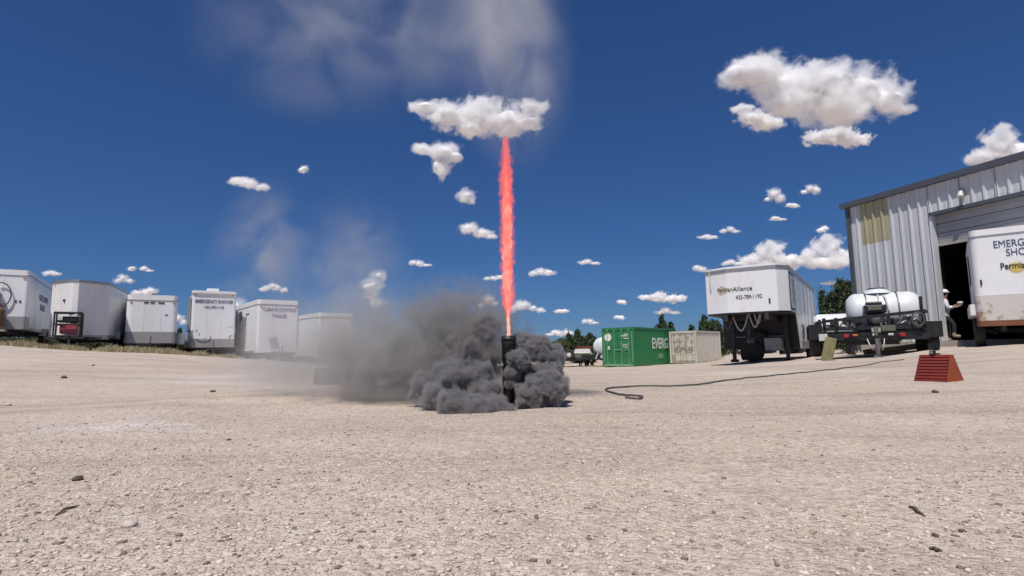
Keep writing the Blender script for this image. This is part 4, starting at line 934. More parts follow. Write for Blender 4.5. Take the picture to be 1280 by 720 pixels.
    obj('sheath', ring(1.35, 9, .2, hi=397), m, t)
    m, n, l, b = mat('pale hot jet'); n.remove(b); em = n.new('ShaderNodeEmission'); em.inputs['Color'].default_value = (1, .50, .40, 1); em.inputs['Strength'].default_value = 1.05; l.new(em.outputs[0], n['Material Output'].inputs['Surface'])
    obj('jet', MB().tube([(.3*k*math.sin(z*40), 0, z) for z in np.linspace(0, 52*k, 16)], [k*(2.5-1.5*z/15)*(1+.25*math.sin(z*2.1)) for z in range(16)], 12), m, t)
flame()

# ------------------------------------------------------------------ smoke
def blob_mesh(name, balls, voxel, disp):
    """Union of billows, remeshed, then roughened by several layers of cellular/noise relief."""
    bm = bmesh.new()
    for c, r in balls:
        bmesh.ops.create_icosphere(bm, subdivisions=3, radius=r, matrix=Matrix.Translation(c))
    me = bpy.data.meshes.new(name); bm.to_mesh(me); bm.free()
    o = bpy.data.objects.new(name, me); C.objects.link(o)
    rm = o.modifiers.new('union', 'REMESH'); rm.mode = 'VOXEL'; rm.voxel_size = voxel
    for i, (size, amt) in enumerate(disp):
        tx = bpy.data.textures.new(f'{name} relief {i}', 'VORONOI' if i % 2 == 0 else 'CLOUDS')
        tx.noise_scale = size
        if tx.type == 'VORONOI': tx.distance_metric = 'DISTANCE_SQUARED'; tx.noise_intensity = 1.3
        else: tx.noise_depth = 4
        dm = o.modifiers.new(f'relief{i}', 'DISPLACE'); dm.texture = tx; dm.texture_coords = 'LOCAL'; dm.mid_level = .35 if tx.type == 'VORONOI' else .5
        dm.strength = -amt if tx.type == 'VORONOI' else amt
    bpy.context.view_layer.update()
    m2 = realize(o); bpy.data.objects.remove(o); m2.polygons.foreach_set('use_smooth', [True]*len(m2.polygons)); m2.name = name
    return m2
def soften(bm, name, voxel, disp):
    me = bpy.data.meshes.new(name); bm.to_mesh(me); bm.free()
    o = bpy.data.objects.new(name, me); C.objects.link(o)
    rm = o.modifiers.new('union', 'REMESH'); rm.mode = 'VOXEL'; rm.voxel_size = voxel
    for i, (size, amt) in enumerate(disp):
        tx = bpy.data.textures.new(f'{name} relief {i}', 'CLOUDS'); tx.noise_scale = size; tx.noise_depth = 3
        dm = o.modifiers.new(f'relief{i}', 'DISPLACE'); dm.texture = tx; dm.texture_coords = 'LOCAL'; dm.mid_level = .5; dm.strength = amt
    bpy.context.view_layer.update()
    m2 = realize(o); bpy.data.objects.remove(o); m2.polygons.foreach_set('use_smooth', [True]*len(m2.polygons)); m2.name = name
    return m2
def smoke_surface():
    m, n, l, b = mat('dense grey smoke')
    tc = n.new('ShaderNodeTexCoord'); no = n.new('ShaderNodeTexNoise'); no.inputs['Scale'].default_value = 7; no.inputs['Detail'].default_value = 6; l.new(tc.outputs['Object'], no.inputs['Vector'])
    mx = n.new('ShaderNodeMix'); mx.data_type = 'RGBA'; mx.inputs['A'].default_value = (.07, .068, .072, 1); mx.inputs['B'].default_value = (.13, .127, .132, 1); l.new(no.outputs['Fac'], mx.inputs['Factor'])
    l.new(mx.outputs['Result'], b.inputs['Base Color']); b.inputs['Roughness'].default_value = 1; b.inputs['Specular IOR Level'].default_value = 0
    return m
def pb_(px, py, rpx, dd=0.): return (P(px, py, DL+dd), rpx*k)
def field_volume(name, blobs, dens, nscale, amp, col, soft, detail=5., rough=.6, aniso=0., step=.35, flat=None, lac=2.0):
    """Density from the nearest of a few soft balls (object space), eaten into by noise."""
    m, n, l, b = mat(name); n.remove(b)
    tc = n.new('ShaderNodeTexCoord'); best = None
    for c, r in blobs:
        mp = n.new('ShaderNodeMapping'); mp.vector_type = 'TEXTURE'; mp.inputs['Location'].default_value = c; mp.inputs['Scale'].default_value = r if isinstance(r, (tuple, Vector)) else (r, r, r)
        l.new(tc.outputs['Object'], mp.inputs['Vector'])
        ln = n.new('ShaderNodeVectorMath'); ln.operation = 'LENGTH'; l.new(mp.outputs[0], ln.inputs[0])
        if best is None: best = ln.outputs['Value']
        else:
            mi = n.new('ShaderNodeMath'); mi.operation = 'SMOOTH_MIN'; mi.inputs[2].default_value = .25; l.new(best, mi.inputs[0]); l.new(ln.outputs['Value'], mi.inputs[1]); best = mi.outputs[0]
    no = n.new('ShaderNodeTexNoise'); no.inputs['Scale'].default_value = nscale; no.inputs['Detail'].default_value = detail; no.inputs['Roughness'].default_value = rough; no.inputs['Lacunarity'].default_value = lac; no.inputs['Distortion'].default_value = .3
    l.new(tc.outputs['Object'], no.inputs['Vector'])
    ma = n.new('ShaderNodeMath'); ma.operation = 'MULTIPLY_ADD'; ma.inputs[1].default_value = amp; l.new(no.outputs['Fac'], ma.inputs[0]); ma.inputs[2].default_value = -amp*.5
    ad = n.new('ShaderNodeMath'); ad.operation = 'ADD'; l.new(best, ad.inputs[0]); l.new(ma.outputs[0], ad.inputs[1])
    mr = n.new('ShaderNodeMapRange'); mr.interpolation_type = 'SMOOTHSTEP'; mr.inputs['From Min'].default_value = .82; mr.inputs['From Max'].default_value = .82-soft; mr.inputs['To Min'].default_value = 0; mr.inputs['To Max'].default_value = dens
    l.new(ad.outputs[0], mr.inputs['Value'])
    v = n.new('ShaderNodeVolumePrincipled'); v.inputs['Color'].default_value = col+(1,); v.inputs['Anisotropy'].default_value = aniso; l.new(mr.outputs[0], v.inputs['Density'])
    l.new(v.outputs[0], n['Material Output'].inputs['Volume'])
    m.cycles.volume_step_rate = step
    return m
def hull_box(blobs, pad=1.25):
    lo = [min(c[a]-(r if not isinstance(r, (tuple, Vector)) else r[a])*pad for c, r in blobs) for a in range(3)]; hi = [max(c[a]+(r if not isinstance(r, (tuple, Vector)) else r[a])*pad for c, r in blobs) for a in range(3)]
    return MB().box(*[(a+b)/2 for a, b in zip(lo, hi)], *[b-a for a, b in zip(lo, hi)])

rightballs = [pb_(685, 482, 27, -.12), pb_(664, 494, 22, -.18), pb_(699, 488, 14, -.12), pb_(672, 468, 17, -.02), pb_(692, 466, 16, -.02), pb_(692, 445, 19, .08), pb_(671, 436, 22, .08), pb_(654, 428, 15, .12), pb_(648, 449, 16, -.10), pb_(641, 466, 12, -.10), pb_(637, 480, 8, -.10), pb_(658, 505, 15, -.16), pb_(652, 484, 14, .12), pb_(658, 466, 15, .04), pb_(656, 476, 13, -.02)]
leftballs = [pb_(618, 509, 17, -.42), pb_(638, 516, 10, -.45), pb_(596, 512, 23, -.56), pb_(570, 510, 24, -.55), pb_(545, 500, 24, -.38), pb_(530, 484, 24, -.12), pb_(560, 474, 30, -.08), pb_(596, 476, 28, -.08), pb_(578, 440, 32, .22), pb_(608, 446, 24, .26), pb_(604, 412, 24, .3), pb_(548, 442, 26, .25), pb_(616, 486, 15, -.22)]
SM = smoke_surface()
def centre(bs): c = sum((b[0] for b in bs), Vector())/len(bs); return c, [(p_-c, r) for p_, r in bs]
for balls, lab, dens, nsc, amp, soft, kc in ((rightballs, 'crisp dark grey smoke billow rolling out right of the black tube', 120, 15, 1.35, .30, .66), (leftballs, 'broad dark grey smoke billow spreading left over the ground', 62, 11, 1.9, .46, .57)):
    c, bs = centre(balls)
    bm = bmesh.new()
    for p_, r in bs: bmesh.ops.create_icosphere(bm, subdivisions=3, radius=r*kc, matrix=Matrix.Translation(p_))
    for i_ in range(1, len(bs)):
        q_, rq = min(bs[:i_], key=lambda e_: (e_[0]-bs[i_][0]).length)
        for f_ in np.linspace(.1, .9, 9): bmesh.ops.create_icosphere(bm, subdivisions=2, radius=min(rq, bs[i_][1])*.42, matrix=Matrix.Translation(q_.lerp(bs[i_][0], f_)))
    me = soften(bm, 'smoke_billow', .009, ((.07, .030), (.035, .018), (.018, .008)))
    o = obj('smoke_billow', me, SM, loc=c); tag(o, lab, 'smoke')
    bl = [(p_, Vector((r, r, r))*1.12) for p_, r in bs]
    obj('vapour', hull_box(bl, 1.2), field_volume('rolling smoke', bl, dens, nsc, amp, (.43, .42, .435), soft, step=.10, detail=6., rough=.62), o)
def puffmat(name, dens, col, nscale, lo, hi, aniso=.1, stretch=(1, 1, 1), edge=.0):
    m, n, l, b = mat(name); n.remove(b)
    tc = n.new('ShaderNodeTexCoord')
    ln = n.new('ShaderNodeVectorMath'); ln.operation = 'LENGTH'; l.new(tc.outputs['Object'], ln.inputs[0])
    fall = n.new('ShaderNodeMapRange'); fall.interpolation_type = 'SMOOTHSTEP'; fall.inputs['From Min'].default_value = 1.0; fall.inputs['From Max'].default_value = edge; l.new(ln.outputs['Value'], fall.inputs['Value'])
    g = n.new('ShaderNodeNewGeometry'); mp = n.new('ShaderNodeMapping'); mp.inputs['Scale'].default_value = stretch; l.new(g.outputs['Position'], mp.inputs['Vector'])
    no = n.new('ShaderNodeTexNoise'); no.inputs['Scale'].default_value = nscale; no.inputs['Detail'].default_value = 3.5; no.inputs['Roughness'].default_value = .6; no.inputs['Distortion'].default_value = .5; l.new(mp.outputs[0], no.inputs['Vector'])
    mr = n.new('ShaderNodeMapRange'); mr.inputs['From Min'].default_value = lo; mr.inputs['From Max'].default_value = hi; l.new(no.outputs['Fac'], mr.inputs['Value'])
    mu = n.new('ShaderNodeMath'); mu.operation = 'MULTIPLY'; l.new(fall.outputs[0], mu.inputs[0]); l.new(mr.outputs[0], mu.inputs[1])
    m2 = n.new('ShaderNodeMath'); m2.operation = 'MULTIPLY'; m2.inputs[1].default_value = dens; l.new(mu.outputs[0], m2.inputs[0])
    v = n.new('ShaderNodeVolumePrincipled'); v.inputs['Color'].default_value = col+(1,); v.inputs['Anisotropy'].default_value = aniso; l.new(m2.outputs[0], v.inputs['Density'])
    l.new(v.outputs[0], n['Material Output'].inputs['Volume'])
    return m
ico = None
def puff(px, py, wpx, hpx, d, depth, m, lab, tilt=0.):
    global ico
    if ico is None:
        bm = bmesh.new(); bmesh.ops.create_icosphere(bm, subdivisions=3, radius=1.02); ico = bpy.data.meshes.new('smoke_haze'); bm.to_mesh(ico); bm.free()
    o = bpy.data.objects.new('smoke_haze', ico.copy()); C.objects.link(o); o.data.materials.append(m)
    kk = d/F; o.location = P(px, py, d); o.scale = (wpx/2*kk, depth/2, hpx/2*kk); o.rotation_euler = (0, tilt, 0)
    return tag(o, lab, 'smoke', kind='stuff')
grey = (.47, .46, .455)
puff(572, 440, 230, 220, DL+.46, .95, puffmat('soft grey smoke', 26, grey, 7.0, .42, .58), 'soft grey smoke rising behind the dark billow left of the tube')
puff(490, 456, 300, 185, DL+.30, 1.15, puffmat('drifting grey smoke', 12, (.55, .54, .535), 5.0, .40, .60), 'grey smoke drifting left across the yard')
puff(425, 440, 330, 190, DL+.9, 1.6, puffmat('thin grey smoke', 3.4, (.68, .67, .66), 3.0, .32, .62), 'thin smoke veiling the trailers')
puff(345, 462, 190, 90, DL+1.6, 1.4, puffmat('low bluish smoke', 1.3, (.72, .72, .74), 3.2, .36, .62), 'low thin smoke lying before the trailers')
puff(322, 325, 130, 240, DL+1.4, 1.0, puffmat('faint smoke arc', 2.0, (.74, .73, .72), 2.6, .42, .62), 'faint curl of smoke against the sky', R(14))
puff(435, 350, 190, 260, DL+1.0, 1.2, puffmat('faint smoke veil', 1.5, (.72, .71, .70), 3.0, .40, .62), 'faint smoke veil above the grey bank')
puff(634, 45, 185, 400, DL+.05, .66, puffmat('pale exhaust plume', 3.3, (.84, .84, .84), 4.2, .34, .62, stretch=(1, 1, .55)), 'pale smoke plume above the flame against the blue sky', R(-5))
puff(440, 40, 460, 260, DL+1.2, 1.5, puffmat('faint upper smoke', 1.1, (.78, .78, .78), 2.0, .42, .64, stretch=(.7, .7, 1)), 'faint high smoke drifting left of the plume')

# ------------------------------------------------------------------ vegetation
def leaf_cloud(centres, n_each, size, spread, seed, upright=.0):
    q = np.random.default_rng(seed); V = []; Fc = []
    for (c, r) in centres:
        d = q.normal(size=(n_each, 3)); d /= np.linalg.norm(d, axis=1)[:, None]; d *= (r*(q.random(n_each)**.45 if upright == 0 else np.abs(q.normal(size=n_each))*.75))[:, None]*np.array(spread)
        p_ = np.array(c)+d
        a = q.normal(size=(n_each, 3)); a[:, 2] += upright*2; a /= np.linalg.norm(a, axis=1)[:, None]; b_ = np.cross(a, q.normal(size=(n_each, 3))); b_ /= np.linalg.norm(b_, axis=1)[:, None]
        s_ = size*q.uniform(.6, 1.4, (n_each, 1)); a = a*s_; b_ = b_*s_*.4
        quad = np.stack([p_-a*.5, p_+b_*.5, p_+a*.5, p_-b_*.5], 1)
        o_ = len(V)*4 if False else sum(len(v_) for v_ in V); V.append(quad.reshape(-1, 3)); Fc += (np.arange(n_each*4).reshape(-1, 4)+o_).tolist()
    me = bpy.data.meshes.new('crown'); me.from_pydata(np.concatenate(V).tolist(), [], Fc); me.update(); return me
def juniper(px, d, top_py, spread_px, lab, seed, m_='juniper', nsp=5, base=None, n_each=240):
    p = G(px, d); Ht = ZP(px, top_py, d)-p.z; W = spread_px*d/F; q = random.Random(seed)
    t = thing('juniper_tree', lab, 'tree', p, q.uniform(0, 6))
    tr = MB(); tr.tube([(0, 0, -.1), (.05, .02, Ht*.3), (0, .05, Ht*.85)], [Ht*.035, Ht*.025, Ht*.008], 7)
    cs = []
    for i in range(nsp):
        a = 2*PI*i/nsp+q.uniform(-.4, .4); rr = W*.5*q.uniform(.35, 1.0); hh = Ht*q.uniform(.72, 1.0) if i else Ht
        if i == 0: rr = W*.06
        base_ = Vector((math.cos(a)*rr*.4, math.sin(a)*rr*.4, Ht*.2)); tip = Vector((math.cos(a)*rr, math.sin(a)*rr, hh))
        tr.tube([(0, 0, Ht*.18), base_, base_.lerp(tip, .9)], [Ht*.02, Ht*.014, Ht*.004], 5)
        for s_ in np.linspace(0.0, .97, 13):
            c = base_.lerp(tip, s_); rad_ = (W*.20)*(1-s_*.72)*q.uniform(.6, 1.4)+.02*Ht
            cs.append(((c.x+q.uniform(-1, 1)*W*.05*(1-s_), c.y+q.uniform(-1, 1)*W*.05*(1-s_), c.z), max(rad_, .05)))
    obj('trunk', tr, M['bark'], t)
    obj('crown', leaf_cloud(cs, int(n_each*.62), .26*d/40, (1, 1, 1.35), seed, .9), M[m_], t)
    return t
def bushy(px, d, top_py, wpx, lab, seed, m_='mesquite', name='mesquite_tree'):
    p = G(px, d); Ht = ZP(px, top_py, d)-p.z; W = wpx*d/F; q = random.Random(seed)
    t = thing(name, lab, 'tree', p, 0.); tr = MB(); cs = []
    for i in range(7):
        a = q.uniform(0, 2*PI); rr = W*.5*q.uniform(.2, .9); tip = Vector((math.cos(a)*rr, math.sin(a)*rr, Ht*q.uniform(.55, .93)))
        tr.tube([(0, 0, -.1), Vector((tip.x*.35, tip.y*.35, Ht*.3)), tip], [Ht*.035, Ht*.022, Ht*.006], 6)
        for s_ in (.55, .8, 1.0):
            c = Vector((tip.x*.35, tip.y*.35, Ht*.3)).lerp(tip, s_); cs.append(((c.x+q.uniform(-.1, .1)*W, c.y+q.uniform(-.1, .1)*W, c.z), W*.16*q.uniform(.6, 1.2)))
    obj('trunk', tr, M['bark'], t); obj('crown', leaf_cloud(cs, 260, .16*d/40, (1, 1, .8), seed), M[m_], t); return t
bushy(702, 52, 424, 36, 'pale green mesquite tree just right of the smoke', 3)
juniper(722, 54, 415, 26, 'dark ragged juniper behind the rusty hopper', 4, nsp=6)
juniper(738, 56, 419, 18, 'small dark juniper behind the white round tank', 5, nsp=4)
bushy(690, 58, 428, 30, 'olive green mesquite tree partly covered by the smoke', 6)
bushy(757, 60, 427, 16, 'thin greyish tree at the left corner of the green container', 16, 'greytree', 'bare_tree')
juniper(829, 52, 396, 18, 'dark juniper top above the far end of the green container', 7, nsp=4)
juniper(840, 54, 404, 12, 'small juniper tip next to the taller one above the containers', 8, nsp=3)
juniper(884, 50, 397, 26, 'dark juniper showing above the cream container beside the gooseneck nose', 9, nsp=5)
juniper(866, 53, 408, 12, 'short dark juniper tip above the cream container doors', 10, nsp=3)
juniper(899, 52, 402, 14, 'dark juniper tucked behind the gooseneck nose', 17, nsp=4)
juniper(1060, 30, 352, 42, 'large dark juniper at the corner of the metal building', 11, nsp=6, n_each=420)
juniper(1034, 31, 364, 24, 'slender juniper behind the white second tank', 12, nsp=4, n_each=300)
bushy(148, 40, 369, 30, 'green tree, greyed for haze, between the V nosed and the plain trailer', 13, 'greytree', 'hazy_tree')  # haze over this tree is put into its greyed leaf colour
juniper(222, 36, 412, 14, 'dark bush like juniper between the plain and the tall trailer', 14, nsp=4)
juniper(296, 40, 415, 10, 'dark juniper sliver behind the tall lettered trailer', 15, nsp=3)

# brush beyond the yard, reads as one mass
cs = []; csl = []
q = np.random.default_rng(31)
for px in np.concatenate([np.arange(-60, 470, 8), np.arange(470, 1075, 7)]):
    d = q.uniform(58, 80) if px > 430 else q.uniform(44, 60); p = G(px+q.uniform(-4, 4), d); 
    top = ZP(px, (hor(px)-4-q.uniform(0, 5)) if px > 430 else hor(px)-(24 if px < 130 else 14)-q.uniform(0, 6), d); hh = max(.8, top-p.z); wd = hh*1.2
    for kk in range(3): (csl if px < 440 else cs).append(((p.x+q.uniform(-1, 1)*wd*.5, p.y+q.uniform(-1, 1)*wd*.5, p.z+hh*(.25+.3*kk)), hh*.42))
ug1, ug2 = leaf_cloud(cs, 60, .38, (1.3, 1.3, .9), 33), leaf_cloud(csl, 200, .38, (1.5, 1.3, .9), 34)
bm = bmesh.new(); bm.from_mesh(ug1); bm.from_mesh(ug2); bm.to_mesh(ug1); bm.free(); ug1.materials.clear()
tag(obj('undergrowth', ug1, M['brush']), 'belt of low scrub beyond the yard behind the vehicles', kind='stuff')

# dry grass along the trailer row
def grass(paths, n, hgt, seed, spread):
    q = np.random.default_rng(seed); V = []; Fc = []
    for (pa, pb2, da, db, dens) in paths:
        for _ in range(int(n*dens)):
            t_ = q.random(); px = pa+(pb2-pa)*t_; d = da+(db-da)*t_+q.normal()*spread
            hv = float(vnoise(np.array(px*.08), np.array(d*.4), 1., 5))+.5
            if q.random() > .25+1.2*hv: continue
            p = G(px, d); hh = hgt*q.uniform(.25, .75)*(.45+1.1*hv); a = q.uniform(0, 2*PI); ln = q.normal(size=2)*hh*.35; w_ = .012+.01*q.random()
            o_ = len(V); cx, cy = math.cos(a)*w_, math.sin(a)*w_; z0 = gz(p.x, p.y)-.01
            V += [(p.x-cx, p.y-cy, z0), (p.x+cx, p.y+cy, z0), (p.x+ln[0]*.4+cx*.7, p.y+ln[1]*.4+cy*.7, z0+hh*.6), (p.x+ln[0]*.4-cx*.7, p.y+ln[1]*.4-cy*.7, z0+hh*.6), (p.x+ln[0], p.y+ln[1], z0+hh)]
            Fc += [(o_, o_+1, o_+2, o_+3), (o_+3, o_+2, o_+4)]
    me = bpy.data.meshes.new('dry_grass'); me.from_pydata(V, [], Fc); me.update(); return me
tag(obj('dry_grass', grass([(-30, 60, 20.6, 21.3, 1.0), (30, 145, 20.8, 22.8, 1.3), (140, 230, 22.6, 24.9, 1.2), (225, 305, 24.9, 26.4, .9), (700, 760, 40, 40, .25), (838, 905, 39.5, 38.5, .12)], 1500, .33, 41, .5), M['straw']), 'dry straw coloured grass along the foot of the trailers', kind='stuff')

# ------------------------------------------------------------------ person in the doorway
def person():
    foot = b0+bdir*fac_s(1184)+inw*iy*.75; d = (foot-CAM).dot(_f); foot = G(1185.5, d); foot.z = BZ+.18
    Ht = ZP(1182, 363, d)-foot.z; s_ = Ht/1.80
    t = thing('person', 'person in white print shirt, dark trousers and white hard hat standing in the doorway', 'person', foot, R(-35)); t.scale = (s_,)*3
    # faces local +x (to the right), y to the left of the body
    V = []; E = []; RD = []
    def add(p_, r, par=None):
        V.append(p_); RD.append(r)
        if par is not None: E.append((par, len(V)-1))
        return len(V)-1
    pel = add((0, 0, .95), .145); wa = add((.02, 0, 1.12), .13, pel); ch = add((.03, 0, 1.32), .155, wa); nk0 = add((.02, 0, 1.47), .085, ch); nk = add((.03, 0, 1.53), .055, nk0)
    hd0 = add((.05, 0, 1.60), .075, nk); hd = add((.055, 0, 1.68), .088, hd0); add((.05, 0, 1.76), .07, hd)
    nose_ = add((.135, 0, 1.655), .016, hd)
    def arm(sy, el, wr, fing):
        sh = add((.02, sy*.17, 1.42), .07, ch); e = add(el, .047, sh); w_ = add(wr, .032, e)
        dv = (Vector(wr)-Vector(el)).normalized(); up = Vector((0, 0, 1)); sd = dv.cross(up).normalized()
        pm = Vector(wr)+dv*.06; pi_ = add(tuple(pm), .036, w_)
        for f_ in range(4):
            b0_ = pm+sd*(.024*(f_-1.5))+dv*.035; a0 = add(tuple(b0_), .011, pi_); L_ = (.06, .07, .065, .05)[f_]
            a1 = add(tuple(b0_+dv*L_*.5+up*.008*fing), .0095, a0); add(tuple(b0_+dv*L_*.75+up*.03*fing), .008, a1)
        th = add(tuple(pm+sd*.045*sy-dv*.01), .011, pi_); add(tuple(pm+sd*.05*sy+dv*.03+up*.02), .009, th)
    arm(-1, (.10, -.24, 1.16), (.34, -.16, 1.20), 1); arm(1, (.06, .22, 1.15), (.36, .12, 1.28), 1)
    def leg(sy, kn, an, toe):
        hp_ = add((0, sy*.09, .88), .098, pel); k_ = add(kn, .062, hp_); a = add(an, .042, k_); h_ = add((an[0]-.03, an[1], an[2]-.05), .04, a); add(toe, .034, h_)
    leg(1, (.03, .10, .49), (.0, .10, .09), (.17, .11, .035)); leg(-1, (.22, -.09, .56), (.20, -.09, .22), (.37, -.09, .15))
    me = bpy.data.meshes.new('body'); me.from_pydata(V, E, []); o = bpy.data.objects.new('body', me); C.objects.link(o)
    md = o.modifiers.new('skin', 'SKIN'); me.skin_vertices or None
    if not me.skin_vertices:
        bm = bmesh.new(); bm.from_mesh(me); bm.verts.layers.skin.verify(); bm.to_mesh(me); bm.free()
    for i, r in enumerate(RD):
        sv = me.skin_vertices[0].data[i]; sv.radius = (r, r*(.72 if i in (pel, wa, ch) else 1)) if False else (r, r); sv.use_root = (i == 0)
    sb = o.modifiers.new('smooth', 'SUBSURF'); sb.levels = 2; sb.render_levels = 2
    bpy.context.view_layer.update(); me2 = realize(o); bpy.data.objects.remove(o)
    me2.polygons.foreach_set('use_smooth', [True]*len(me2.polygons))
    body = obj('body', me2, M['skin'], t)
    # clothes: shells taken from the body surface, a little proud of it
    def shell(name, m_, test, push):
        bm = bmesh.new(); bm.from_mesh(me2); bm.normal_update()
        bmesh.ops.delete(bm, geom=[f for f in bm.faces if not test(f.calc_center_median())], context='FACES')
        left = set(bm.faces); isl = []
        while left:
            st = [left.pop()]; cur = [st[0]]
            while st:
                for e in st.pop().edges:
                    for f_ in e.link_faces:
                        if f_ in left: left.remove(f_); st.append(f_); cur.append(f_)
            isl.append(cur)
        isl.sort(key=len)
        if name != 'boots':
            for c_ in isl[:-1]: bmesh.ops.delete(bm, geom=c_, context='FACES')
        bmesh.ops.delete(bm, geom=[v for v in bm.verts if not v.link_faces], context='VERTS')
        for v in bm.verts: v.co += v.normal*push
        mm = bpy.data.meshes.new(name); bm.to_mesh(mm); bm.free(); mm.materials.clear()
        so_ = obj(name, mm, m_, t); sd_ = so_.modifiers.new('cloth', 'SOLIDIFY'); sd_.thickness = .008; sd_.offset = 1; return so_
    shell('shirt', M['shirt'], lambda c_: c_.z > .86 and c_.z < 1.50 and not (c_.x > .22 and c_.z > 1.0), .012)
    shell('trousers', M['trousers'], lambda c_: c_.z <= 1.03 and not (c_.x > .22 and c_.z > 1.0) and (c_.z > .13 and (c_.y > 0 or c_.z > .27)), .008)
    shell('boot', M['boot'], lambda c_: c_.z < .14 and c_.y > 0, .008); shell('boot', M['boot'], lambda c_: c_.z < .27 and c_.y < 0, .008)
    obj('hard_hat', MB().lathe([(.125, 1.735), (.128, 1.75), (.118, 1.80), (.085, 1.85), (.03, 1.868), (.002, 1.87)], (.045, 0, 0), 'z', 20).box(.15, 0, 1.742, .10, .16, .012), M['hat'], t)
    obj('hair', MB().sphere((.03, 0, 1.69), .092, (1, .98, 1), 12, 8), M['bark'], t)
    for sy in (-1, 1): obj('eye', MB().sphere((.128, sy*.033, 1.69), .012, (1, 1, 1), 8, 6), M['camblack'], t)
    obj('mouth', MB().box(.126, 0, 1.615, .008, .045, .008), M['engine_red'], t)
    hw = foot+(Matrix.Rotation(R(-35), 3, 'Z') @ Vector((.47, .10, 1.33)))*s_
    cu = thing('white_cup', 'round white cup held up by the person in the doorway', 'cup', hw, 0)
    obj('cup', MB().lathe([(.03, -.06), (.055, -.05), (.07, .02), (.072, .05), (.062, .05), (.05, -.03), (.002, -.035)], (0, 0, 0), 'z', 16), M['hat'], cu)
person()

# ------------------------------------------------------------------ clouds
CM, _n, _l, _b = mat('white cloud'); _b.inputs['Base Color'].default_value = (.84, .84, .86, 1); _b.inputs['Roughness'].default_value = 1; _b.inputs['Specular IOR Level'].default_value = 0
CLOUDS = [(1020, 112, 240, 96, 'largest white cloud, high over the gooseneck trailer'), (1048, 172, 80, 22, 'flat strip of cloud under the largest cloud'), (950, 152, 62, 26, 'ragged cloud scrap below the end of the largest cloud'),
 (605, 146, 165, 60, 'broad white cloud crossing the top of the flame'), (548, 200, 72, 60, 'tapering white cloud below the one at the flame top'), (309, 229, 54, 18, 'thin lone cloud over the drifting smoke'), (378, 210, 14, 15, 'tiny faint cloud beside the thin lone one'),
 (584, 248, 24, 19, 'tiny cloud puff below the tapering cloud'), (596, 290, 48, 18, 'small slanting cloud close by the flame'), (524, 329, 32, 12, 'thin slanting wisp of cloud above the smoke bank'), (617, 346, 30, 10, 'small flat cloud touching the flame'),
 (678, 340, 38, 15, 'small oval cloud just past the flame'), (736, 328, 32, 9, 'small flat cloud in open blue beyond the flame'), (657, 384, 54, 17, 'low cloud behind the foot of the flame'), (610, 378, 30, 20, 'low cloud half sunk in the smoke'), (466, 357, 40, 46, 'towering small cloud rising from the smoke bank'),
 (341, 360, 42, 13, 'pinkish flat cloud above the climate trailer'), (1250, 186, 80, 50, 'bright cloud rising behind the roof of the metal building'), (968, 244, 30, 20, 'small round cloud below the largest cloud'), (1014, 237, 30, 18, 'small ragged cloud next to the small round one'),
 (991, 257, 20, 8, 'tiny flat cloud under the small round one'), (972, 273, 22, 8, 'faint flat cloud low under the small round one'), (885, 296, 30, 8, 'faint streak of cloud above the gooseneck nose'), (913, 286, 28, 11, 'small wispy cloud above the faint streak'),
 (962, 320, 72, 32, 'puffy white cloud directly over the gooseneck roof'), (1032, 316, 66, 38, 'puffy white cloud against the corner of the metal building'), (915, 328, 32, 11, 'flat cloud beside the puffy one over the gooseneck'), (878, 336, 34, 11, 'small flat cloud at the gooseneck nose'),
 (1028, 285, 19, 14, 'little cloud above the puffy cloud by the building'), (828, 371, 70, 15, 'long flat cloud above the containers'), (834, 388, 36, 10, 'short flat cloud under the long flat one'), (777, 378, 16, 10, 'tiny cloud left of the long flat one'),
 (737, 402, 24, 10, 'small low cloud above the green container corner'), (702, 389, 22, 7, 'faint low cloud above the mesquite tree'), (775, 397, 18, 7, 'tiny low cloud over the green container'), (154, 348, 28, 15, 'small cloud above the gap by the V nosed trailer'),
 (181, 363, 36, 14, 'cloud resting behind the roof of the plain trailer'), (183, 337, 16, 8, 'faint small cloud above the plain trailer'), (165, 336, 13, 9, 'faint dot of cloud next to the small cloud over the trailers'), (64, 342, 26, 10, 'faint pinkish cloud above the V nosed trailer'),
 (1040, 353, 32, 8, 'thin cloud low beside the metal building'), (290, 384, 34, 34, 'low cloud between the tall and the climate trailer'), (224, 399, 26, 18, 'low cloud behind the gap by the tall trailer'), (700, 416, 44, 11, 'hazy low cloud over the trees beyond the smoke')]
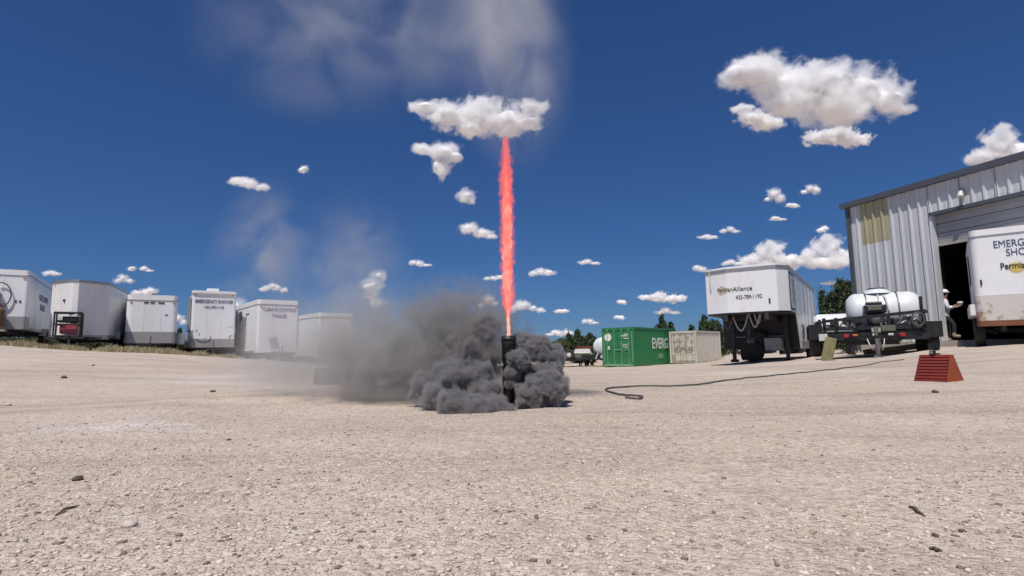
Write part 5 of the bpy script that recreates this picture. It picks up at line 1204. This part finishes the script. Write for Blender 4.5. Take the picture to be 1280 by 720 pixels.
SHAPES = {0: ((918, 96, 26, 20), (950, 92, 42, 25), (990, 108, 52, 34), (1040, 104, 52, 28), (1085, 110, 40, 28), (1112, 126, 30, 24), (1050, 134, 52, 24), (985, 130, 42, 20), (1128, 138, 17, 9)),
          3: ((530, 132, 24, 9), (560, 145, 32, 17), (600, 142, 36, 25), (635, 150, 36, 21), (662, 136, 24, 10), (662, 155, 22, 11), (590, 162, 30, 11)),
          4: ((528, 186, 17, 9), (556, 190, 24, 15), (550, 210, 16, 17), (570, 196, 12, 9)),
          2: ((936, 148, 20, 10), (960, 152, 24, 11), (928, 138, 16, 7)), 1: ((1022, 172, 20, 9), (1046, 170, 26, 11), (1070, 173, 22, 9)),
          15: ((462, 370, 18, 12), (468, 356, 15, 13), (474, 344, 12, 9), (459, 358, 11, 10), (468, 378, 20, 8)), 5: ((294, 226, 14, 6), (310, 229, 17, 8), (327, 234, 12, 6)), 8: ((586, 286, 16, 8), (602, 291, 17, 7), (614, 296, 10, 4)),
          24: ((942, 326, 20, 11), (965, 318, 22, 17), (985, 326, 18, 11), (955, 330, 28, 8)), 25: ((1012, 320, 16, 12), (1034, 312, 22, 19), (1052, 320, 20, 15), (1030, 328, 32, 9)),
          17: ((1225, 198, 20, 12), (1248, 182, 22, 24), (1272, 190, 26, 18), (1300, 192, 26, 22))}
def clouds():
    for i, (px, py, w_, h_, lab) in enumerate(CLOUDS):
        q = random.Random(100+i); el = max(2.5, (hor(px)-py)/F*57)
        d = min(4200, max(1500, 900/math.sin(R(el))))
        kk = d/F; bl = []; big = w_ > 60
        if i in SHAPES:
            for x, y, rx_, rz_ in SHAPES[i]: bl.append((Vector(((x-px)*kk, q.uniform(-.25, .25)*rx_*kk, (py-y)*kk)), Vector((rx_*kk*1.12, max(rx_*.9, rz_)*kk, rz_*kk*1.18))))
        else:
            nb = 2 if w_ < 24 else 3 if w_ < 40 else 5; sk = q.uniform(-.2, .2)
            for j in range(nb):
                t = (-1+2*(j+.5)/nb)+q.uniform(-.45, .45)/nb; prof = max(.15, 1-abs(t-sk)**1.6)
                rz_ = h_*.5*(.45+.62*prof)*q.uniform(.8, 1.15); rx_ = max(rz_*q.uniform(1.0, 1.5), w_/nb*.85)
                bl.append((Vector((t*(w_/2-rx_*.5)*kk, q.uniform(-.2, .2)*rx_*kk, (-h_*.5+rz_*.9+q.uniform(-.08, .2)*h_)*kk)), Vector((rx_*kk, rx_*kk*.9, rz_*kk))))
        c = P(px, py, d); L0 = h_*kk; kc = .28 if i == 15 else .46 if big else .5 if w_ < 24 else .38
        bm = bmesh.new()
        for p_, r in bl: bmesh.ops.create_icosphere(bm, subdivisions=2, radius=1, matrix=Matrix.Translation(p_) @ Matrix.Diagonal((r.x*kc, r.y*kc, r.z*kc, 1)))
        me = soften(bm, 'cloud', L0*.05, ((L0*.35, L0*.14), (L0*.16, L0*.05)))
        o = obj('cloud', me, CM, loc=c); o.rotation_euler = Matrix(((_r.x, _f.x, _u.x), (_r.y, _f.y, _u.y), (_r.z, _f.z, _u.z))).to_euler()
        tag(o, lab, 'cloud', 'white fair weather clouds')
        dn = 9.5 if big else 3.6 if w_ > 34 else 2.3
        obj('vapour', hull_box(bl, 1.3), field_volume('cloud vapour', bl, dn/L0, (4.2 if w_ > 90 else 2.4 if big else 1.9)/L0, 2.4, (.996, .996, .998), .45, step=.2 if big else .3, rough=.66, detail=6.), o)
clouds()
